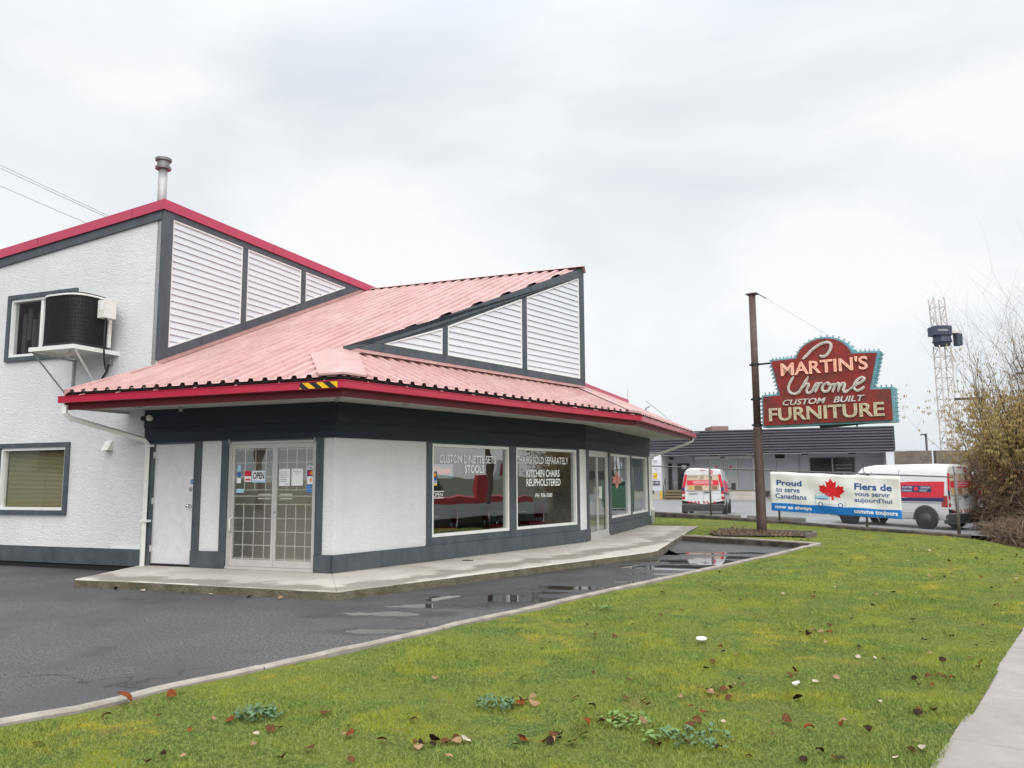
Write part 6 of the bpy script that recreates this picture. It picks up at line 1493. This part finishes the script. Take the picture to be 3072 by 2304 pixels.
# ================================================================== INSIDE THE SHOP
mat('table_top', (.45,.43,.42), .3); mat('seat_vinyl', (.35,.03,.04), .4)
def dinette(x, p, rz, lab, glab):
    c = FB(x,0,p); t = thing('dinette_table', lab, 'table', (c[0],c[1],.126), rz, 'dinette tables on show'); MB().lathe([(.5,.72),(.52,.73),(.52,.755),(.5,.76)],(0,0,0),24).build('table_top','table_top',t)
    for a in range(4):
        q = a*math.pi/2+.78; MB().tube([(.14*math.cos(q),.14*math.sin(q),.72),(.18*math.cos(q),.18*math.sin(q),.40),(.36*math.cos(q),.36*math.sin(q),.0)],.016,6).build('leg','chrome',t,True)
def chair(x, p, rz, lab):
    c = FB(x,0,p); t = thing('dinette_chair', lab, 'chair', (c[0],c[1],.126), rz, 'chrome chairs on show'); MB().box((-.21,-.21,.43),(.21,.21,.49)).build('seat','seat_vinyl',t); MB().box((-.20,.19,.58),(.20,.235,.88)).build('backrest','seat_vinyl',t)
    for s in (-1,1): MB().tube([(s*.19,-.2,.0),(s*.19,-.19,.43),(s*.19,.19,.44),(s*.2,.22,.88)],.013,6).build('frame','chrome',t,True); MB().tube([(s*.19,.24,.0),(s*.19,.19,.43)],.013,6).build('leg','chrome',t,True)
for x, p, a, lab in ((3.1,-1.2,.3,'round chrome table behind the window lettered STOOLS'),(5.9,-1.1,.9,'round chrome table behind the window lettered REUPHOLSTERED')): dinette(x,p,a,lab,None)
for x, p, a, lab in ((2.7,-.75,2.2,'red chrome chair left of the first window table'),(3.9,-1.1,-1.2,'red chrome chair right of the first window table'),(5.2,-.8,1.9,'red chrome chair left of the second window table'),(6.7,-.9,-1.0,'red chrome chair right of the second window table')): chair(x,p,a,lab)
ne = thing('neon_open_sign', 'pale panel with red neon script hanging inside the first shop window', 'neon sign', tuple(FB(2.75,1.62,-.2)), world_coords=True)
mat('neon_red', (.95,.25,.18), .4, emit=.7)
MB().box((2.44,1.62,-.16),(3.07,1.89,-.145),FB).build('panel','paper',ne); fit_text('Open',(2.52,3.0,1.66,1.85),FB,-.14,shear=.35,tube=.012).build('neon_tube','neon_red',ne)

# ================================================================== ACROSS THE STREET (seen in the shop's glass)
def box_thing(name, lab, cat, c, rz, parts):
    t = thing(name, lab, cat, c, rz)
    for n_, a, b, m_ in parts: MB().box(a,b).build(n_, m_, t)
    return t
mat('diner_red', (.42,.012,.025), .5); mat('hedge', (.035,.05,.02), .9, var=.5, vscale=2); mat('house_grey', (.30,.31,.33), .8); mat('roof_grey', (.07,.07,.08), .9)
DN = (96,36,-4.3)
box_thing('red_diner','low red and white diner across the street reflected in the shop windows','building',DN,D2R(-14),
 [('wall',(0,-11,-1),(8,11,2.3),'white_paint'),('base',(-.05,-11.05,-1),(-.01,11.05,.7),'diner_red'),('fascia',(-.4,-11.4,2.3),(8.4,11.4,3.3),'diner_red'),('pylon',(-.5,2.4,-1),(.8,4.4,6.6),'diner_red'),('window',(-.03,-9,.8),(-.02,1.5,2.1),'dark_glass'),('sign_board',(-.3,4.6,6.0),(.2,9.2,8.8),'depot_white'),('sign_shield',(-.42,5.4,6.4),(-.32,8.2,8.3),'diner_red')])
box_thing('gas_canopy','red canopy on posts across the street left of the diner','building',(88,64,-4.3),D2R(-20),[('canopy',(0,-8,2.9),(8,6,3.8),'diner_red'),('kiosk',(5,-3,-1),(8,3,2.8),'white_paint'),('post',(1,-6,-1),(1.5,-5.5,2.9),'diner_red'),('post',(1,4,-1),(1.5,4.5,2.9),'diner_red')])
up_ = thing('utility_pole','wooden utility pole across the street','pole',(33,24.5,-1)); MB().tube([(0,0,-1),(0,0,9)],.17,8).build('post','pole_brown',up_)
for x, y, s in ((70,20,4),(78,52,5),(110,70,7),(120,30,8),(75,75,6)):
    mb = MB(); rr = random.Random(int(x))
    for i in range(5000):
        a = rr.uniform(0,6.28); b_ = math.acos(rr.uniform(-1,1)); q = rr.uniform(.6,1)**.5; c = V(math.cos(a)*math.sin(b_)*s*q,math.sin(a)*math.sin(b_)*s*q,s*.55+math.cos(b_)*s*.6*q); n1 = Vector((rr.gauss(0,1),rr.gauss(0,1),rr.gauss(0,1))).normalized(); n2 = n1.orthogonal().normalized(); w = .22; mb.add([c-np.array(n1)*w,c+np.array(n2)*w,c+np.array(n1)*w,c-np.array(n2)*w],[(0,1,2,3)])
    t = thing('evergreen_tree','dark evergreen tree across the street '+{70:'nearest the utility pole',78:'behind the red canopy',60:'smallest of the row',110:'behind the canopy kiosk',120:'tallest, behind the diner',75:'at the far left of the row'}[x],'tree',(x,y,ground_z(x,y)),0,'evergreens across the street'); tag(mb.build('crown','hedge',t),kind='stuff'); MB().tube([(0,0,-1),(0,0,s*.6)],s*.06,6).build('trunk','twig',t)
def gable_house(lab, c, rz, w, d, h, wallm, k=1.0):
    hs = thing('gabled_house', lab, 'house', c, rz); MB().box((-d,-w,-1),(d,w,h)).build('wall', wallm, hs); MB().prism([(-w-.8,h),(w+.8,h),(0,h+w*.55)],-d-.6,d+.6,lambda a,b,c_:(c_,a,b)).build('roof','roof_grey',hs)
    for i in range(-2,3): MB().box((d,i*w*.36-.8,h*.35),(d+.05,i*w*.36+.8,h*.72)).build('window','dark_glass',hs)
    MB().box((d-.02,-w*.5,h*.10),(d+.9,w*.5,h*.14)).build('balcony','step_wood',hs)
gable_house('grey gabled house left of the lot reflected in the tower windows', (-44,4,-.5), D2R(18), 9, 6, 7.5, 'house_grey')
gable_house('brown gabled house farther left reflected in the tower windows', (-40,-22,-.5), D2R(30), 8, 6, 6.5, 'brick_tan')
gable_house('pale gabled house behind the tower side reflected in the lower window', (-46,28,-.5), D2R(0), 8, 6, 7.0, 'house_grey')
bare_tree(-33,-3,-.5,11,'bare tree in front of the grey gabled house','bare trees left of the lot',seed=31,r0=.2)
bare_tree(-36,14,-.5,10,'bare tree between the two grey gabled houses','bare trees left of the lot',seed=33,r0=.2)
